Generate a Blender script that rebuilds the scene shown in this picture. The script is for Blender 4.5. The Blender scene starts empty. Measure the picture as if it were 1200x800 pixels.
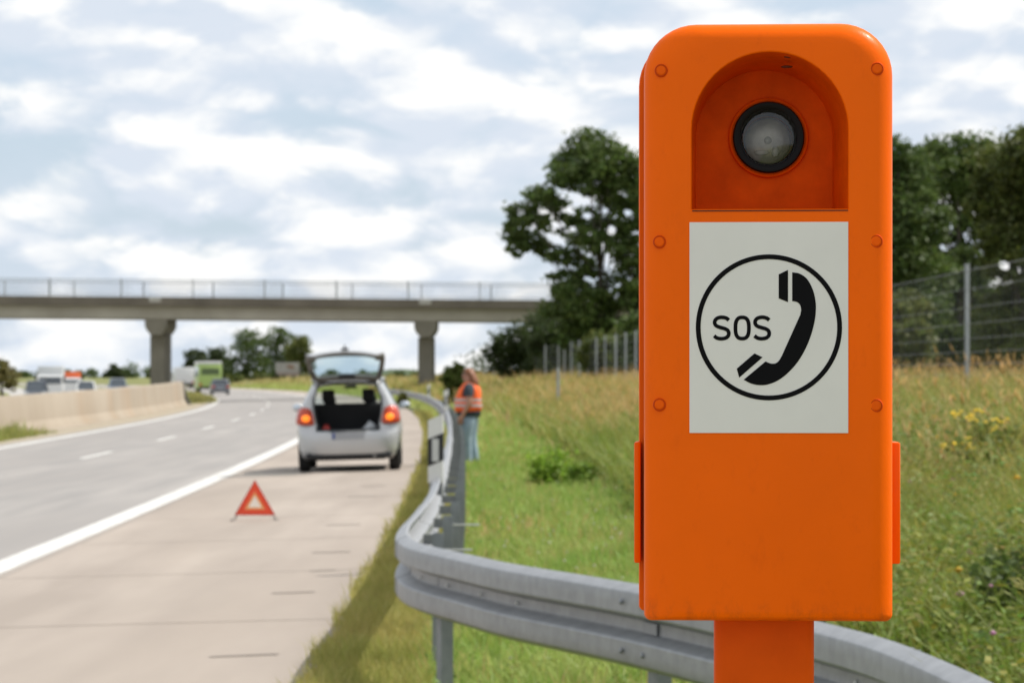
import bpy, bmesh, math, random
import numpy as np
from mathutils import Vector, Matrix

PI = math.pi
S = bpy.context.scene
COL = S.collection
rng = np.random.default_rng(7)
random.seed(7)
R = math.radians

# ------------------------------------------------------------------ helpers
def tag(o, label=None, cat=None, group=None, kind=None):
    if label: o['label'] = label
    if cat: o['category'] = cat
    if group: o['group'] = group
    if kind: o['kind'] = kind
    return o

def link(o, parent=None):
    COL.objects.link(o)
    if parent is not None: o.parent = parent
    return o

def empty(name, loc=(0, 0, 0), rz=0.0, **k):
    o = bpy.data.objects.new(name, None)
    o.empty_display_size = 0.2
    o.location = loc; o.rotation_euler = (0, 0, rz)
    link(o)
    return tag(o, **k)

def mesh_obj(name, verts, faces, mat, parent=None, smooth=False, sharp=None, cols=None):
    me = bpy.data.meshes.new(name)
    me.from_pydata([tuple(v) for v in verts], [], [tuple(f) for f in faces])
    me.update()
    if smooth:
        me.polygons.foreach_set('use_smooth', [True] * len(me.polygons))
        if sharp: me.set_sharp_from_angle(angle=R(sharp))
    if mat: me.materials.append(mat)
    return link(bpy.data.objects.new(name, me), parent)

def fast_mesh(name, V, loops, starts, totals, mat, parent=None, cols=None):
    me = bpy.data.meshes.new(name)
    me.vertices.add(len(V)); me.vertices.foreach_set('co', np.asarray(V, np.float32).ravel())
    me.loops.add(len(loops)); me.loops.foreach_set('vertex_index', np.asarray(loops, np.int32))
    me.polygons.add(len(starts))
    me.polygons.foreach_set('loop_start', np.asarray(starts, np.int32))
    me.update(calc_edges=True)
    if cols is not None:
        at = me.attributes.new('tint', 'FLOAT_COLOR', 'POINT')
        c = np.ones((len(V), 4), np.float32); c[:, :3] = cols
        at.data.foreach_set('color', c.ravel())
    if mat: me.materials.append(mat)
    return link(bpy.data.objects.new(name, me), parent)

class MB:
    """collects shapes into one mesh"""
    def __init__(s): s.v = []; s.f = []
    def add(s, vs, fs):
        n = len(s.v); s.v += [Vector(v) for v in vs]; s.f += [tuple(n + i for i in f) for f in fs]; return s
    def box(s, x0, x1, y0, y1, z0, z1, b=0.0, M=None):
        bm = bmesh.new(); bmesh.ops.create_cube(bm, size=1)
        for v in bm.verts:
            v.co = Vector(((x0 + x1) / 2 + v.co.x * (x1 - x0), (y0 + y1) / 2 + v.co.y * (y1 - y0), (z0 + z1) / 2 + v.co.z * (z1 - z0)))
        if b > 0: bmesh.ops.bevel(bm, geom=bm.edges[:], offset=b, segments=2, affect='EDGES', profile=0.5)
        if M is not None: bm.transform(M)
        bm.verts.index_update()
        s.add([v.co.copy() for v in bm.verts], [[v.index for v in f.verts] for f in bm.faces]); bm.free(); return s
    def rings(s, rs, close=True, cap0=False, cap1=False):
        n = len(rs[0]); vs = [p for r in rs for p in r]; fs = []
        for i in range(len(rs) - 1):
            for j in range(n if close else n - 1):
                k = (j + 1) % n
                fs.append((i * n + j, i * n + k, (i + 1) * n + k, (i + 1) * n + j))
        if cap0: fs.append(tuple(range(n))[::-1])
        if cap1: fs.append(tuple((len(rs) - 1) * n + j for j in range(n)))
        return s.add(vs, fs)
    def tube(s, pts, rad, n=8, caps=True):
        pts = [Vector(p) for p in pts]
        if not hasattr(rad, '__len__'): rad = [rad] * len(pts)
        rs = []; ref = None
        for i, p in enumerate(pts):
            t = (pts[min(i + 1, len(pts) - 1)] - pts[max(i - 1, 0)]).normalized()
            if ref is None: ref = Vector((0, 0, 1)) if abs(t.z) < .9 else Vector((1, 0, 0))
            a = t.cross(ref).normalized(); b = t.cross(a).normalized(); ref = (-b if (-b).dot(ref) > 0 else b)
            rs.append([p + (a * math.cos(q) + b * math.sin(q)) * rad[i] for q in [2 * PI * k / n for k in range(n)]])
        return s.rings(rs, True, caps, caps)
    def ell(s, c, r, nu=14, nv=9, M=None):
        vs = []; fs = []
        for j in range(nv + 1):
            th = PI * j / nv
            for i in range(nu):
                ph = 2 * PI * i / nu
                p = Vector((r[0] * math.sin(th) * math.cos(ph), r[1] * math.sin(th) * math.sin(ph), r[2] * math.cos(th)))
                if M is not None: p = M @ p
                vs.append(p + Vector(c))
        for j in range(nv):
            for i in range(nu):
                k = (i + 1) % nu
                fs.append((j * nu + i, (j + 1) * nu + i, (j + 1) * nu + k, j * nu + k))
        return s.add(vs, fs)
    def lathe(s, prof, n=32, axis='y', c=(0, 0, 0)):
        """prof: (radius, along axis)"""
        rs = []
        for (r, a) in prof:
            ring = []
            for k in range(n):
                q = 2 * PI * k / n
                u, w = r * math.cos(q), r * math.sin(q)
                ring.append(Vector(c) + (Vector((u, a, w)) if axis == 'y' else Vector((u, w, a)) if axis == 'z' else Vector((a, u, w))))
            rs.append(ring)
        return s.rings(rs)
    def build(s, name, mat, parent=None, smooth=False, sharp=None, fix=True):
        me = bpy.data.meshes.new(name)
        me.from_pydata([tuple(v) for v in s.v], [], s.f); me.update()
        if fix:
            bm = bmesh.new(); bm.from_mesh(me)
            bmesh.ops.remove_doubles(bm, verts=bm.verts[:], dist=1e-5)
            bmesh.ops.recalc_face_normals(bm, faces=bm.faces[:]); bm.to_mesh(me); bm.free()
        if smooth:
            me.polygons.foreach_set('use_smooth', [True] * len(me.polygons))
            if sharp: me.set_sharp_from_angle(angle=R(sharp))
        if mat: me.materials.append(mat)
        return link(bpy.data.objects.new(name, me), parent)

def copy_tree(o, parent=None):
    c = o.copy(); COL.objects.link(c); c.parent = parent
    for ch in list(o.children): copy_tree(ch, c)
    return c

# ------------------------------------------------------------------ materials
MATS = {}
def mat(name, base, rough=.6, metal=0.0, var=.12, scale=6.0, bump=0.0, bscale=60.0, coat=0.0, spec=None, second=None, emit=None, alpha=None, trans=None, detail=6):
    if name in MATS: return MATS[name]
    m = bpy.data.materials.new(name); m.use_nodes = True; MATS[name] = m
    nt = m.node_tree; N = nt.nodes; L = nt.links; b = N['Principled BSDF']
    b.inputs['Roughness'].default_value = rough; b.inputs['Metallic'].default_value = metal
    if coat: b.inputs['Coat Weight'].default_value = coat; b.inputs['Coat Roughness'].default_value = .12
    if spec is not None: b.inputs['Specular IOR Level'].default_value = spec
    if trans: b.inputs['Transmission Weight'].default_value = trans
    tc = N.new('ShaderNodeTexCoord'); nz = N.new('ShaderNodeTexNoise')
    nz.inputs['Scale'].default_value = scale; nz.inputs['Detail'].default_value = detail; nz.inputs['Roughness'].default_value = .6
    L.new(tc.outputs['Object'], nz.inputs['Vector'])
    mx = N.new('ShaderNodeMix'); mx.data_type = 'RGBA'
    rp = N.new('ShaderNodeMapRange'); rp.inputs[1].default_value = .3; rp.inputs[2].default_value = .7
    L.new(nz.outputs['Fac'], rp.inputs[0]); L.new(rp.outputs[0], mx.inputs[0])
    c2 = second if second else tuple(min(1, c * (1 + var)) for c in base)
    c1 = base if second else tuple(c * (1 - var) for c in base)
    mx.inputs[6].default_value = (*c1, 1); mx.inputs[7].default_value = (*c2, 1)
    L.new(mx.outputs[2], b.inputs['Base Color'])
    if bump:
        n2 = N.new('ShaderNodeTexNoise'); n2.inputs['Scale'].default_value = bscale; n2.inputs['Detail'].default_value = 4
        L.new(tc.outputs['Object'], n2.inputs['Vector'])
        bp = N.new('ShaderNodeBump'); bp.inputs['Strength'].default_value = bump; bp.inputs['Distance'].default_value = .01
        L.new(n2.outputs['Fac'], bp.inputs['Height']); L.new(bp.outputs['Normal'], b.inputs['Normal'])
    if emit:
        b.inputs['Emission Color'].default_value = (*emit[0], 1); b.inputs['Emission Strength'].default_value = emit[1]
    return m

def tint_mat(name, rough=.6, translucent=.35, gain=1.0):
    """leaves and blades: per-leaf colour stored on the mesh"""
    m = bpy.data.materials.new(name); m.use_nodes = True; MATS[name] = m
    nt = m.node_tree; N = nt.nodes; L = nt.links; b = N['Principled BSDF']; out = N['Material Output']
    at = N.new('ShaderNodeAttribute'); at.attribute_name = 'tint'
    b.inputs['Roughness'].default_value = rough; b.inputs['Specular IOR Level'].default_value = .3
    L.new(at.outputs['Color'], b.inputs['Base Color'])
    tr = N.new('ShaderNodeBsdfTranslucent'); ms = N.new('ShaderNodeMixShader'); ms.inputs[0].default_value = translucent
    L.new(at.outputs['Color'], tr.inputs['Color'])
    L.new(b.outputs[0], ms.inputs[1]); L.new(tr.outputs[0], ms.inputs[2]); L.new(ms.outputs[0], out.inputs['Surface'])
    return m

def glass_mat(name, tintc=(.75, .85, .85), mixf=.25, rough=.03):
    """window glass: mostly see-through, partly mirror"""
    m = bpy.data.materials.new(name); m.use_nodes = True; MATS[name] = m
    nt = m.node_tree; N = nt.nodes; L = nt.links; out = N['Material Output']; N.remove(N['Principled BSDF'])
    t = N.new('ShaderNodeBsdfTransparent'); t.inputs[0].default_value = (*tintc, 1)
    g = N.new('ShaderNodeBsdfGlossy'); g.inputs['Roughness'].default_value = rough
    nz = N.new('ShaderNodeTexNoise'); nz.inputs['Scale'].default_value = 3
    mr = N.new('ShaderNodeMapRange'); mr.inputs[3].default_value = mixf * .8; mr.inputs[4].default_value = mixf * 1.2
    L.new(nz.outputs['Fac'], mr.inputs[0])
    ms = N.new('ShaderNodeMixShader'); L.new(mr.outputs[0], ms.inputs[0])
    L.new(t.outputs[0], ms.inputs[1]); L.new(g.outputs[0], ms.inputs[2]); L.new(ms.outputs[0], out.inputs['Surface'])
    return m

# ------------------------------------------------------------------ the lie of the land
def off(Y):
    Y = np.asarray(Y, float)
    f = lambda t: .0044 * t + t * t / 6400 + 9e-5 * np.maximum(0, t - 120) ** 2
    Yc = np.minimum(Y, 600)
    sl = .0044 + 600 / 3200 + 1.8e-4 * 480
    return f(Yc) + np.maximum(0, Y - 600) * sl

UB = [-900, -400, -150, -60, -33, -31, -18.6, -17.6, -16.4, -13.6, -11.95, -0.9, -.3, .3, 1, 2, 3, 4, 5.5, 7, 9, 12, 20, 60, 150, 400, 900]
ZB = [1.0, .5, -.2, -.5, -.45, -.42, -.40, -.3, -.24, -.2, -.1, .1755, .16, .17, .21, .36, .55, .75, .97, 1.12, 1.2, 1.25, 1.3, 1.2, 1.0, .9, 1.0]
def gz(u): return np.interp(u, UB, ZB)
def P(u, Y, dz=0.0): return Vector((float(u - off(Y)), float(Y), float(gz(u)) + dz))
def head(Y):
    return math.atan2(float(off(Y + .5) - off(Y - .5)), 1.0)      # rotation about z that follows the road

F = 3650.0; CZ = 1.69; HY = 441.0
def W(px, py, Y): return Vector(((px - 600) / F * Y, Y, CZ + (HY - py) / F * Y))

YS = np.unique(np.concatenate([np.arange(-20, 60, 2), np.arange(60, 240, 4), np.arange(240, 600, 10), [600, 700, 850, 1100, 1500, 2200, 3200, 4500]]))
def strip(name, us, Y, dz, m, parent=None, cols=None):
    us = np.asarray(us, float); V = []; 
    for y in Y:
        o = float(off(y))
        for u in us: V.append((u - o, y, float(gz(u)) + dz))
    n = len(us); Fs = [(i * n + j, i * n + j + 1, (i + 1) * n + j + 1, (i + 1) * n + j) for i in range(len(Y) - 1) for j in range(n - 1)]
    ob = mesh_obj(name, V, Fs, m, parent)
    a = ob.data.attributes.new('across', 'FLOAT', 'POINT')
    a.data.foreach_set('value', np.tile(us, len(Y)).astype(np.float32))
    return ob

def surf_mat(name, c1, c2, c3=None, big=.15, small=18., rough=.9, bump=.25, bs=120., stretch=(1, 1, 1), across=None):
    """ground surfaces: two scales of world-space noise between real colours"""
    m = bpy.data.materials.new(name); m.use_nodes = True; MATS[name] = m
    nt = m.node_tree; N = nt.nodes; L = nt.links; b = N['Principled BSDF']; b.inputs['Roughness'].default_value = rough
    b.inputs['Specular IOR Level'].default_value = .25
    tc = N.new('ShaderNodeTexCoord'); mp = N.new('ShaderNodeMapping'); mp.inputs['Scale'].default_value = stretch
    L.new(tc.outputs['Object'], mp.inputs['Vector'])
    def noise(sc, det=5):
        n = N.new('ShaderNodeTexNoise'); n.inputs['Scale'].default_value = sc; n.inputs['Detail'].default_value = det
        L.new(mp.outputs[0], n.inputs['Vector'])
        r = N.new('ShaderNodeMapRange'); r.inputs[1].default_value = .32; r.inputs[2].default_value = .68
        L.new(n.outputs['Fac'], r.inputs[0]); return r.outputs[0]
    def mix(f, a, bb):
        x = N.new('ShaderNodeMix'); x.data_type = 'RGBA'
        if isinstance(f, float): x.inputs[0].default_value = f
        else: L.new(f, x.inputs[0])
        for i, v in ((6, a), (7, bb)):
            if isinstance(v, tuple): x.inputs[i].default_value = (*v, 1)
            else: L.new(v, x.inputs[i])
        return x.outputs[2]
    c = mix(noise(big), c1, c2)
    if c3:
        c = mix(noise(small), c, c3)
    L.new(c, b.inputs['Base Color'])
    if bump:
        n2 = N.new('ShaderNodeTexNoise'); n2.inputs['Scale'].default_value = bs; n2.inputs['Detail'].default_value = 3
        L.new(tc.outputs['Object'], n2.inputs['Vector'])
        bp = N.new('ShaderNodeBump'); bp.inputs['Strength'].default_value = bump; bp.inputs['Distance'].default_value = .01
        L.new(n2.outputs['Fac'], bp.inputs['Height']); L.new(bp.outputs['Normal'], b.inputs['Normal'])
    return m

# ------------------------------------------------------------------ camera, light, sky
cam = bpy.data.cameras.new('camera'); cam_o = bpy.data.objects.new('camera', cam); link(cam_o)
cam.sensor_width = 36; cam.lens = F / 1200 * 36
cam.shift_y = (HY - 400) / 1200
cam_o.location = (0, 0, CZ); cam_o.rotation_euler = (R(90), 0, 0)
cam.clip_start = .05; cam.clip_end = 9000
cam.dof.use_dof = True; cam.dof.focus_distance = 3.21; cam.dof.aperture_fstop = 20.0; cam.dof.aperture_blades = 7
S.camera = cam_o

SUN_EL, SUN_AZ = 53.0, 74.0       # azimuth measured from straight ahead towards the right
sun = bpy.data.lights.new('sun', 'SUN'); sun.energy = 4.3; sun.angle = R(.53); sun.color = (1.0, .955, .88)
so = bpy.data.objects.new('sun', sun); link(so)
sd = Vector((math.sin(R(SUN_AZ)) * math.cos(R(SUN_EL)), math.cos(R(SUN_AZ)) * math.cos(R(SUN_EL)), math.sin(R(SUN_EL))))
so.rotation_euler = sd.to_track_quat('Z', 'Y').to_euler(); so.location = (20, 5, 40)

w = bpy.data.worlds.new('World'); S.world = w; w.use_nodes = True
nt = w.node_tree; N = nt.nodes; L = nt.links; bg = N['Background']; bg.inputs['Strength'].default_value = .1
sky = N.new('ShaderNodeTexSky'); sky.sky_type = 'NISHITA'; sky.sun_disc = False
sky.sun_elevation = R(SUN_EL); sky.sun_rotation = R(SUN_AZ); sky.air_density = 1.0; sky.dust_density = 1.2; sky.ozone_density = 1.0
tc = N.new('ShaderNodeTexCoord')
mp = N.new('ShaderNodeMapping'); mp.inputs['Scale'].default_value = (17, 17, 36); mp.inputs['Location'].default_value = (3.35, 0, 1.25)
L.new(tc.outputs['Generated'], mp.inputs['Vector'])
def wnoise(offset, scale=1.0, detail=7.0, rough=.55, lumps=False):
    v = N.new('ShaderNodeVectorMath'); v.operation = 'ADD'; v.inputs[1].default_value = offset
    L.new(mp.outputs[0], v.inputs[0])
    n = N.new('ShaderNodeTexNoise'); n.inputs['Scale'].default_value = scale; n.inputs['Detail'].default_value = detail
    n.inputs['Roughness'].default_value = rough; n.inputs['Distortion'].default_value = .25
    L.new(v.outputs[0], n.inputs['Vector'])
    if not lumps: return n.outputs['Fac']
    # rounded cumulus heads: soft cells, warped by the same noise
    wv = N.new('ShaderNodeVectorMath'); wv.operation = 'SCALE'; wv.inputs['Scale'].default_value = .9; L.new(n.outputs['Color'], wv.inputs[0])
    av = N.new('ShaderNodeVectorMath'); av.operation = 'ADD'; L.new(v.outputs[0], av.inputs[0]); L.new(wv.outputs[0], av.inputs[1])
    vo = N.new('ShaderNodeTexVoronoi'); vo.feature = 'F1'; vo.inputs['Scale'].default_value = 1.9
    L.new(av.outputs[0], vo.inputs['Vector'])
    r = wmath('MULTIPLY', wmath('SUBTRACT', .45, vo.outputs['Distance']), .34)
    return wmath('ADD', n.outputs['Fac'], r)
def wrange(x, a, b, c=0., d=1., smooth=True):
    r = N.new('ShaderNodeMapRange'); r.interpolation_type = 'SMOOTHSTEP' if smooth else 'LINEAR'
    for i, q in ((1, a), (2, b), (3, c), (4, d)): r.inputs[i].default_value = q
    L.new(x, r.inputs[0]); return r.outputs[0]
def wmath(op, a, b):
    r = N.new('ShaderNodeMath'); r.operation = op
    for i, q in ((0, a), (1, b)):
        if isinstance(q, (int, float)): r.inputs[i].default_value = q
        else: L.new(q, r.inputs[i])
    return r.outputs[0]
def wmix(f, a, b):
    x = N.new('ShaderNodeMix'); x.data_type = 'RGBA'
    if isinstance(f, (int, float)): x.inputs[0].default_value = f
    else: L.new(f, x.inputs[0])
    for i, q in ((6, a), (7, b)):
        if isinstance(q, tuple): x.inputs[i].default_value = (*q, 1)
        else: L.new(q, x.inputs[i])
    return x.outputs[2]
base_n = wnoise((0, 0, 0), lumps=True); lit_n = wnoise((.10, 0, .34), detail=5, lumps=True)
puff = wrange(base_n, .29, .51)
veil = wrange(wnoise((11.3, 4, 2.2), scale=.42, detail=4), .30, .58)
relief = wrange(wmath('SUBTRACT', base_n, lit_n), -.12, .17)
skyc = wmix(.72, sky.outputs[0], (5.2, 6.3, 7.5))
veilc = wmix(wmath('MULTIPLY', veil, .62), skyc, (5.9, 6.6, 7.6))
puffc = wmix(relief, (6.15, 6.75, 7.6), (8.85, 8.85, 8.75))
# added fill: whole sky raised slightly behind the viewer for surfaces facing that way
sx = N.new('ShaderNodeSeparateXYZ'); L.new(tc.outputs['Generated'], sx.inputs[0])
lift = wrange(sx.outputs['Y'], -.8, .9, 1.02, 1.0)
vm = N.new('ShaderNodeVectorMath'); vm.operation = 'SCALE'; L.new(wmix(puff, veilc, puffc), vm.inputs[0]); L.new(lift, vm.inputs['Scale'])
L.new(vm.outputs[0], bg.inputs['Color'])

S.view_settings.view_transform = 'Standard'; S.view_settings.look = 'None'; S.view_settings.gamma = 1
S.view_settings.exposure = 0.24; S.view_settings.use_curve_mapping = False
S.cycles.use_denoising = True
S.cycles.max_bounces = 6; S.cycles.transparent_max_bounces = 12
S.cycles.caustics_reflective = False; S.cycles.caustics_refractive = False

# ------------------------------------------------------------------ setting
m_soil = surf_mat('soil_and_turf', (.17, .20, .06), (.27, .22, .09), (.14, .165, .05), big=.35, small=5., bump=.6, bs=25.)
m_lane = surf_mat('carriageway_concrete', (.262, .243, .228), (.335, .312, .292), (.25, .236, .224), big=.5, small=2.2, stretch=(1, .07, 1), bump=.12, rough=.85)
m_shld = surf_mat('shoulder_concrete', (.325, .274, .230), (.40, .345, .298), (.285, .242, .206), big=.6, small=1.3, stretch=(1, .12, 1), bump=.12, rough=.85)
m_far = surf_mat('opposite_carriageway_concrete', (.36, .345, .33), (.40, .385, .36), bump=0)
m_white = surf_mat('road_paint', (.58, .57, .545), (.70, .69, .66), (.48, .465, .44), big=1.2, small=9., stretch=(1, .5, 1), bump=.1, rough=.7)
m_sand = surf_mat('median_gravel', (.36, .30, .23), (.44, .37, .29), (.27, .24, .17), big=.4, small=6., bump=.4)

strip('ground', UB, YS, 0, m_soil)['kind'] = 'structure'
YR = YS[YS <= 850]
strip('carriageway', [-11.95, -7.9, -3.9], YR, .004, m_lane)['kind'] = 'structure'
strip('hard_shoulder', [-3.9, -.9], YR, .004, m_shld)['kind'] = 'structure'
strip('median_strip', [-16.4, -13.6, -11.95], YR[YR < 215], .004, m_sand)['kind'] = 'structure'
strip('opposite_carriageway', [-31, -18.6], YR, .004, m_far)['kind'] = 'structure'
strip('edge_marking', [-4.20, -3.905], YR, .008, m_white)['kind'] = 'structure'
strip('median_edge_marking', [-11.55, -11.27], YR, .008, m_white)['kind'] = 'structure'
V = []; Fs = []
for k in range(-3, 24):
    c = 66.9 + 18 * k
    ys = np.linspace(c - 3, c + 3, 4); b0 = len(V)
    for y in ys:
        for u in (-7.99, -7.84): V.append(P(u, y, .008))
    Fs += [(b0 + 2 * i, b0 + 2 * i + 1, b0 + 2 * i + 3, b0 + 2 * i + 2) for i in range(3)]
mesh_obj('lane_markings', V, Fs, m_white)['kind'] = 'structure'
# sealed slab joints: dark bitumen fillets across part of the shoulder, and one long joint beside the edge line
m_bit = surf_mat('joint_bitumen', (.21, .18, .155), (.29, .25, .215), big=2., bump=0)
V = []; Fs = []
def bar(u0, u1, y, wd):
    b0 = len(V)
    for (u, yy) in ((u0, y), (u1, y + .06), (u1, y + .06 + wd), (u0, y + wd)): V.append(P(u, yy, .008))
    Fs.append((b0, b0 + 1, b0 + 2, b0 + 3))
for (px, py, wp) in ((285, 773, 80), (343, 698, 50), (378, 672, 30), (388, 650, 44), (402, 617, 40), (425, 583, 34), (437, 571, 30)):
    Y = 1.54 * F / (py - HY); u = (px - 600) / F * Y + float(off(Y)); hw = wp / F * Y / 2
    bar(u - hw, min(u + hw, -.92), Y, .07 + .0012 * Y)
mesh_obj('slab_joint_seals', V, Fs, m_bit)['kind'] = 'structure'
V = []; Fs = []
yy = np.arange(8, 140, 4.)
for y in yy:
    for u in (-3.85, -3.825): V.append(P(u, y, .008))
Fs = [(2 * i, 2 * i + 1, 2 * i + 3, 2 * i + 2) for i in range(len(yy) - 1)]
mesh_obj('longitudinal_joint_seal', V, Fs, surf_mat('old_joint', (.27, .25, .23), (.33, .30, .27), bump=0))['kind'] = 'structure'

V = []; Fs = []
for k in range(26):     # sawn slab joints right across the shoulder
    y = 9.4 + 5.0 * k; b0 = len(V)
    for (u, q) in ((-3.80, 0), (-.93, .05), (-.93, .075), (-3.80, .025)): V.append(P(u, y + q, .0076))
    Fs.append((b0, b0 + 1, b0 + 2, b0 + 3))
mesh_obj('sawn_slab_joints', V, Fs, surf_mat('sawn_joint', (.285, .24, .20), (.325, .28, .24), bump=0))['kind'] = 'structure'
# far rise on the skyline, right of the road's vanishing point
m_hill = surf_mat('far_wooded_hill', (.07, .10, .055), (.10, .13, .06), (.05, .075, .04), big=.01, small=.05, bump=0)
V = []; Fs = []
nx, ny = 40, 8
for j in range(ny):
    for i in range(nx):
        a = i / (nx - 1); b = j / (ny - 1)
        x = -330 + 420 * a; y = 1900 + 500 * b
        h = 8.5 * math.exp(-((a - .60) / .07) ** 2) + .6 * math.sin(a * 40)
        V.append((x, y, -1 + max(0, h) * math.sin(PI * min(1, .08 + b))))
Fs = [(j * nx + i, j * nx + i + 1, (j + 1) * nx + i + 1, (j + 1) * nx + i) for j in range(ny - 1) for i in range(nx - 1)]
mesh_obj('far_hill', V, Fs, m_hill, smooth=True)['kind'] = 'structure'
# ------------------------------------------------------------------ emergency telephone
def orange_mat():
    m = mat('orange_enamel', (.88, .128, .0), rough=.36, var=.05, scale=5., bump=.03, bscale=240., coat=.03, spec=.08)
    nt = m.node_tree; N = nt.nodes; L = nt.links; b = N['Principled BSDF']
    src = b.inputs['Base Color'].links[0].from_socket
    tc = N.new('ShaderNodeTexCoord'); mp = N.new('ShaderNodeMapping'); mp.inputs['Scale'].default_value = (22, 22, 11)
    nz = N.new('ShaderNodeTexNoise'); nz.inputs['Scale'].default_value = 2.2; nz.inputs['Detail'].default_value = 9; nz.inputs['Roughness'].default_value = .72
    L.new(tc.outputs['Object'], mp.inputs[0]); L.new(mp.outputs[0], nz.inputs['Vector'])
    r = N.new('ShaderNodeMapRange'); r.inputs[1].default_value = .55; r.inputs[2].default_value = .82; r.inputs[4].default_value = .28
    L.new(nz.outputs['Fac'], r.inputs[0])
    # grime gathers along the bottom rim
    gx = N.new('ShaderNodeMix'); gx.data_type = 'RGBA'; gx.inputs[7].default_value = (.50, .055, .004, 1)
    L.new(r.outputs[0], gx.inputs[0]); L.new(src, gx.inputs[6])
    # pale scuffs
    n3 = N.new('ShaderNodeTexNoise'); n3.inputs['Scale'].default_value = 38; n3.inputs['Detail'].default_value = 10; n3.inputs['Roughness'].default_value = .8
    L.new(tc.outputs['Object'], n3.inputs['Vector'])
    r3 = N.new('ShaderNodeMapRange'); r3.inputs[1].default_value = .70; r3.inputs[2].default_value = .80; r3.inputs[4].default_value = .3
    L.new(n3.outputs['Fac'], r3.inputs[0])
    sp = N.new('ShaderNodeSeparateXYZ'); L.new(tc.outputs['Object'], sp.inputs[0])
    zr = N.new('ShaderNodeMapRange'); zr.inputs[1].default_value = 1.462; zr.inputs[2].default_value = 1.438; L.new(sp.outputs['Z'], zr.inputs[0])
    nr = N.new('ShaderNodeMapRange'); nr.inputs[1].default_value = .47; nr.inputs[2].default_value = .66; nr.inputs[4].default_value = .5; L.new(nz.outputs['Fac'], nr.inputs[0])
    gm = N.new('ShaderNodeMath'); gm.operation = 'MULTIPLY'; L.new(zr.outputs[0], gm.inputs[0]); L.new(nr.outputs[0], gm.inputs[1])
    gs = N.new('ShaderNodeMix'); gs.data_type = 'RGBA'; gs.inputs[7].default_value = (.22, .05, .015, 1)     # road splash dried on the lower rim
    L.new(gm.outputs[0], gs.inputs[0]); L.new(gx.outputs[2], gs.inputs[6])
    g3 = N.new('ShaderNodeMix'); g3.data_type = 'RGBA'; g3.inputs[7].default_value = (.85, .20, .03, 1)
    L.new(r3.outputs[0], g3.inputs[0]); L.new(gs.outputs[2], g3.inputs[6]); L.new(g3.outputs[2], b.inputs['Base Color'])
    return m
m_or = orange_mat()
m_slot = mat('dark_orange_detail', (.10, .016, .004), rough=.8)
m_blk = mat('black_rubber', (.005, .005, .006), rough=.5, var=.2, spec=.15)
m_sign = mat('reflective_sheeting', (.70, .692, .67), rough=.5, var=.035, scale=9.)
m_ink = mat('black_print', (.004, .004, .005), rough=.7, var=.1, spec=.1)
m_disc = mat('tinted_reflector', (.30, .28, .25), rough=.3, metal=.25, second=(.62, .57, .50), scale=34.)
m_lens = glass_mat('lamp_lens', (.80, .80, .78), .06, .08)

YF = 3.196; PXM = F / YF
sos = empty('emergency_telephone', (0.2608, YF, 0), label='orange emergency telephone pillar with white SOS sign and round lamp in its hood', cat='emergency telephone')
sos.rotation_euler.z = R(-3.5)
def lx(px): return (px - 898.5) / PXM
def lz(py): return CZ + (HY - py) / PXM

def rrect(x0, x1, z0, z1, rt, rb, inset=0.0, n=10):
    """rounded rectangle outline, counter-clockwise from the lower right, top radius rt, bottom radius rb"""
    x0 += inset; x1 -= inset; z0 += inset; z1 -= inset
    rt = max(rt - inset, .0015); rb = max(rb - inset, .0015)
    pts = []
    for (cx, cz, r, a0) in ((x1 - rb, z0 + rb, rb, -90), (x1 - rt, z1 - rt, rt, 0), (x0 + rt, z1 - rt, rt, 90), (x0 + rb, z0 + rb, rb, 180)):
        for k in range(n + 1):
            a = R(a0 + 90 * k / n); pts.append((cx + r * math.cos(a), cz + r * math.sin(a)))
    return pts
X0, X1, Z0, Z1 = lx(750.5), lx(1047), lz(728.5), lz(26)
X0f = lx(755)
def arch(xa, xb, zb, zt, n=28):
    r = (xb - xa) / 2; cx = (xa + xb) / 2; pts = []
    pts.append((xb, zb)); pts.append((xb, (zb + zt - r) / 2))
    for k in range(n + 1):
        a = PI * k / n; pts.append((cx + r * math.cos(a), zt - r + r * math.sin(a)))
    pts.append((xa, (zb + zt - r) / 2)); pts.append((xa, zb))
    for t in (.25, .5, .75): pts.append((xa + (xb - xa) * t, zb))
    return pts
def fill_with_hole(outer, inner, y):
    bm = bmesh.new(); es = []
    for loop in (outer, inner):
        vs = [bm.verts.new((x, y, z)) for x, z in loop]
        es += [bm.edges.new((vs[i], vs[(i + 1) % len(vs)])) for i in range(len(vs))]
    bmesh.ops.triangle_fill(bm, use_beauty=True, use_dissolve=False, edges=es, normal=(0, -1, 0))
    bm.verts.index_update()
    out = [v.co.copy() for v in bm.verts], [[v.index for v in f.verts] for f in bm.faces]
    bm.free(); return out
ring3 = lambda pts, y: [Vector((x, y, z)) for x, z in pts]

# front cover: flat face, big soft edge, side wall
c = MB()
BR = .021
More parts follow.
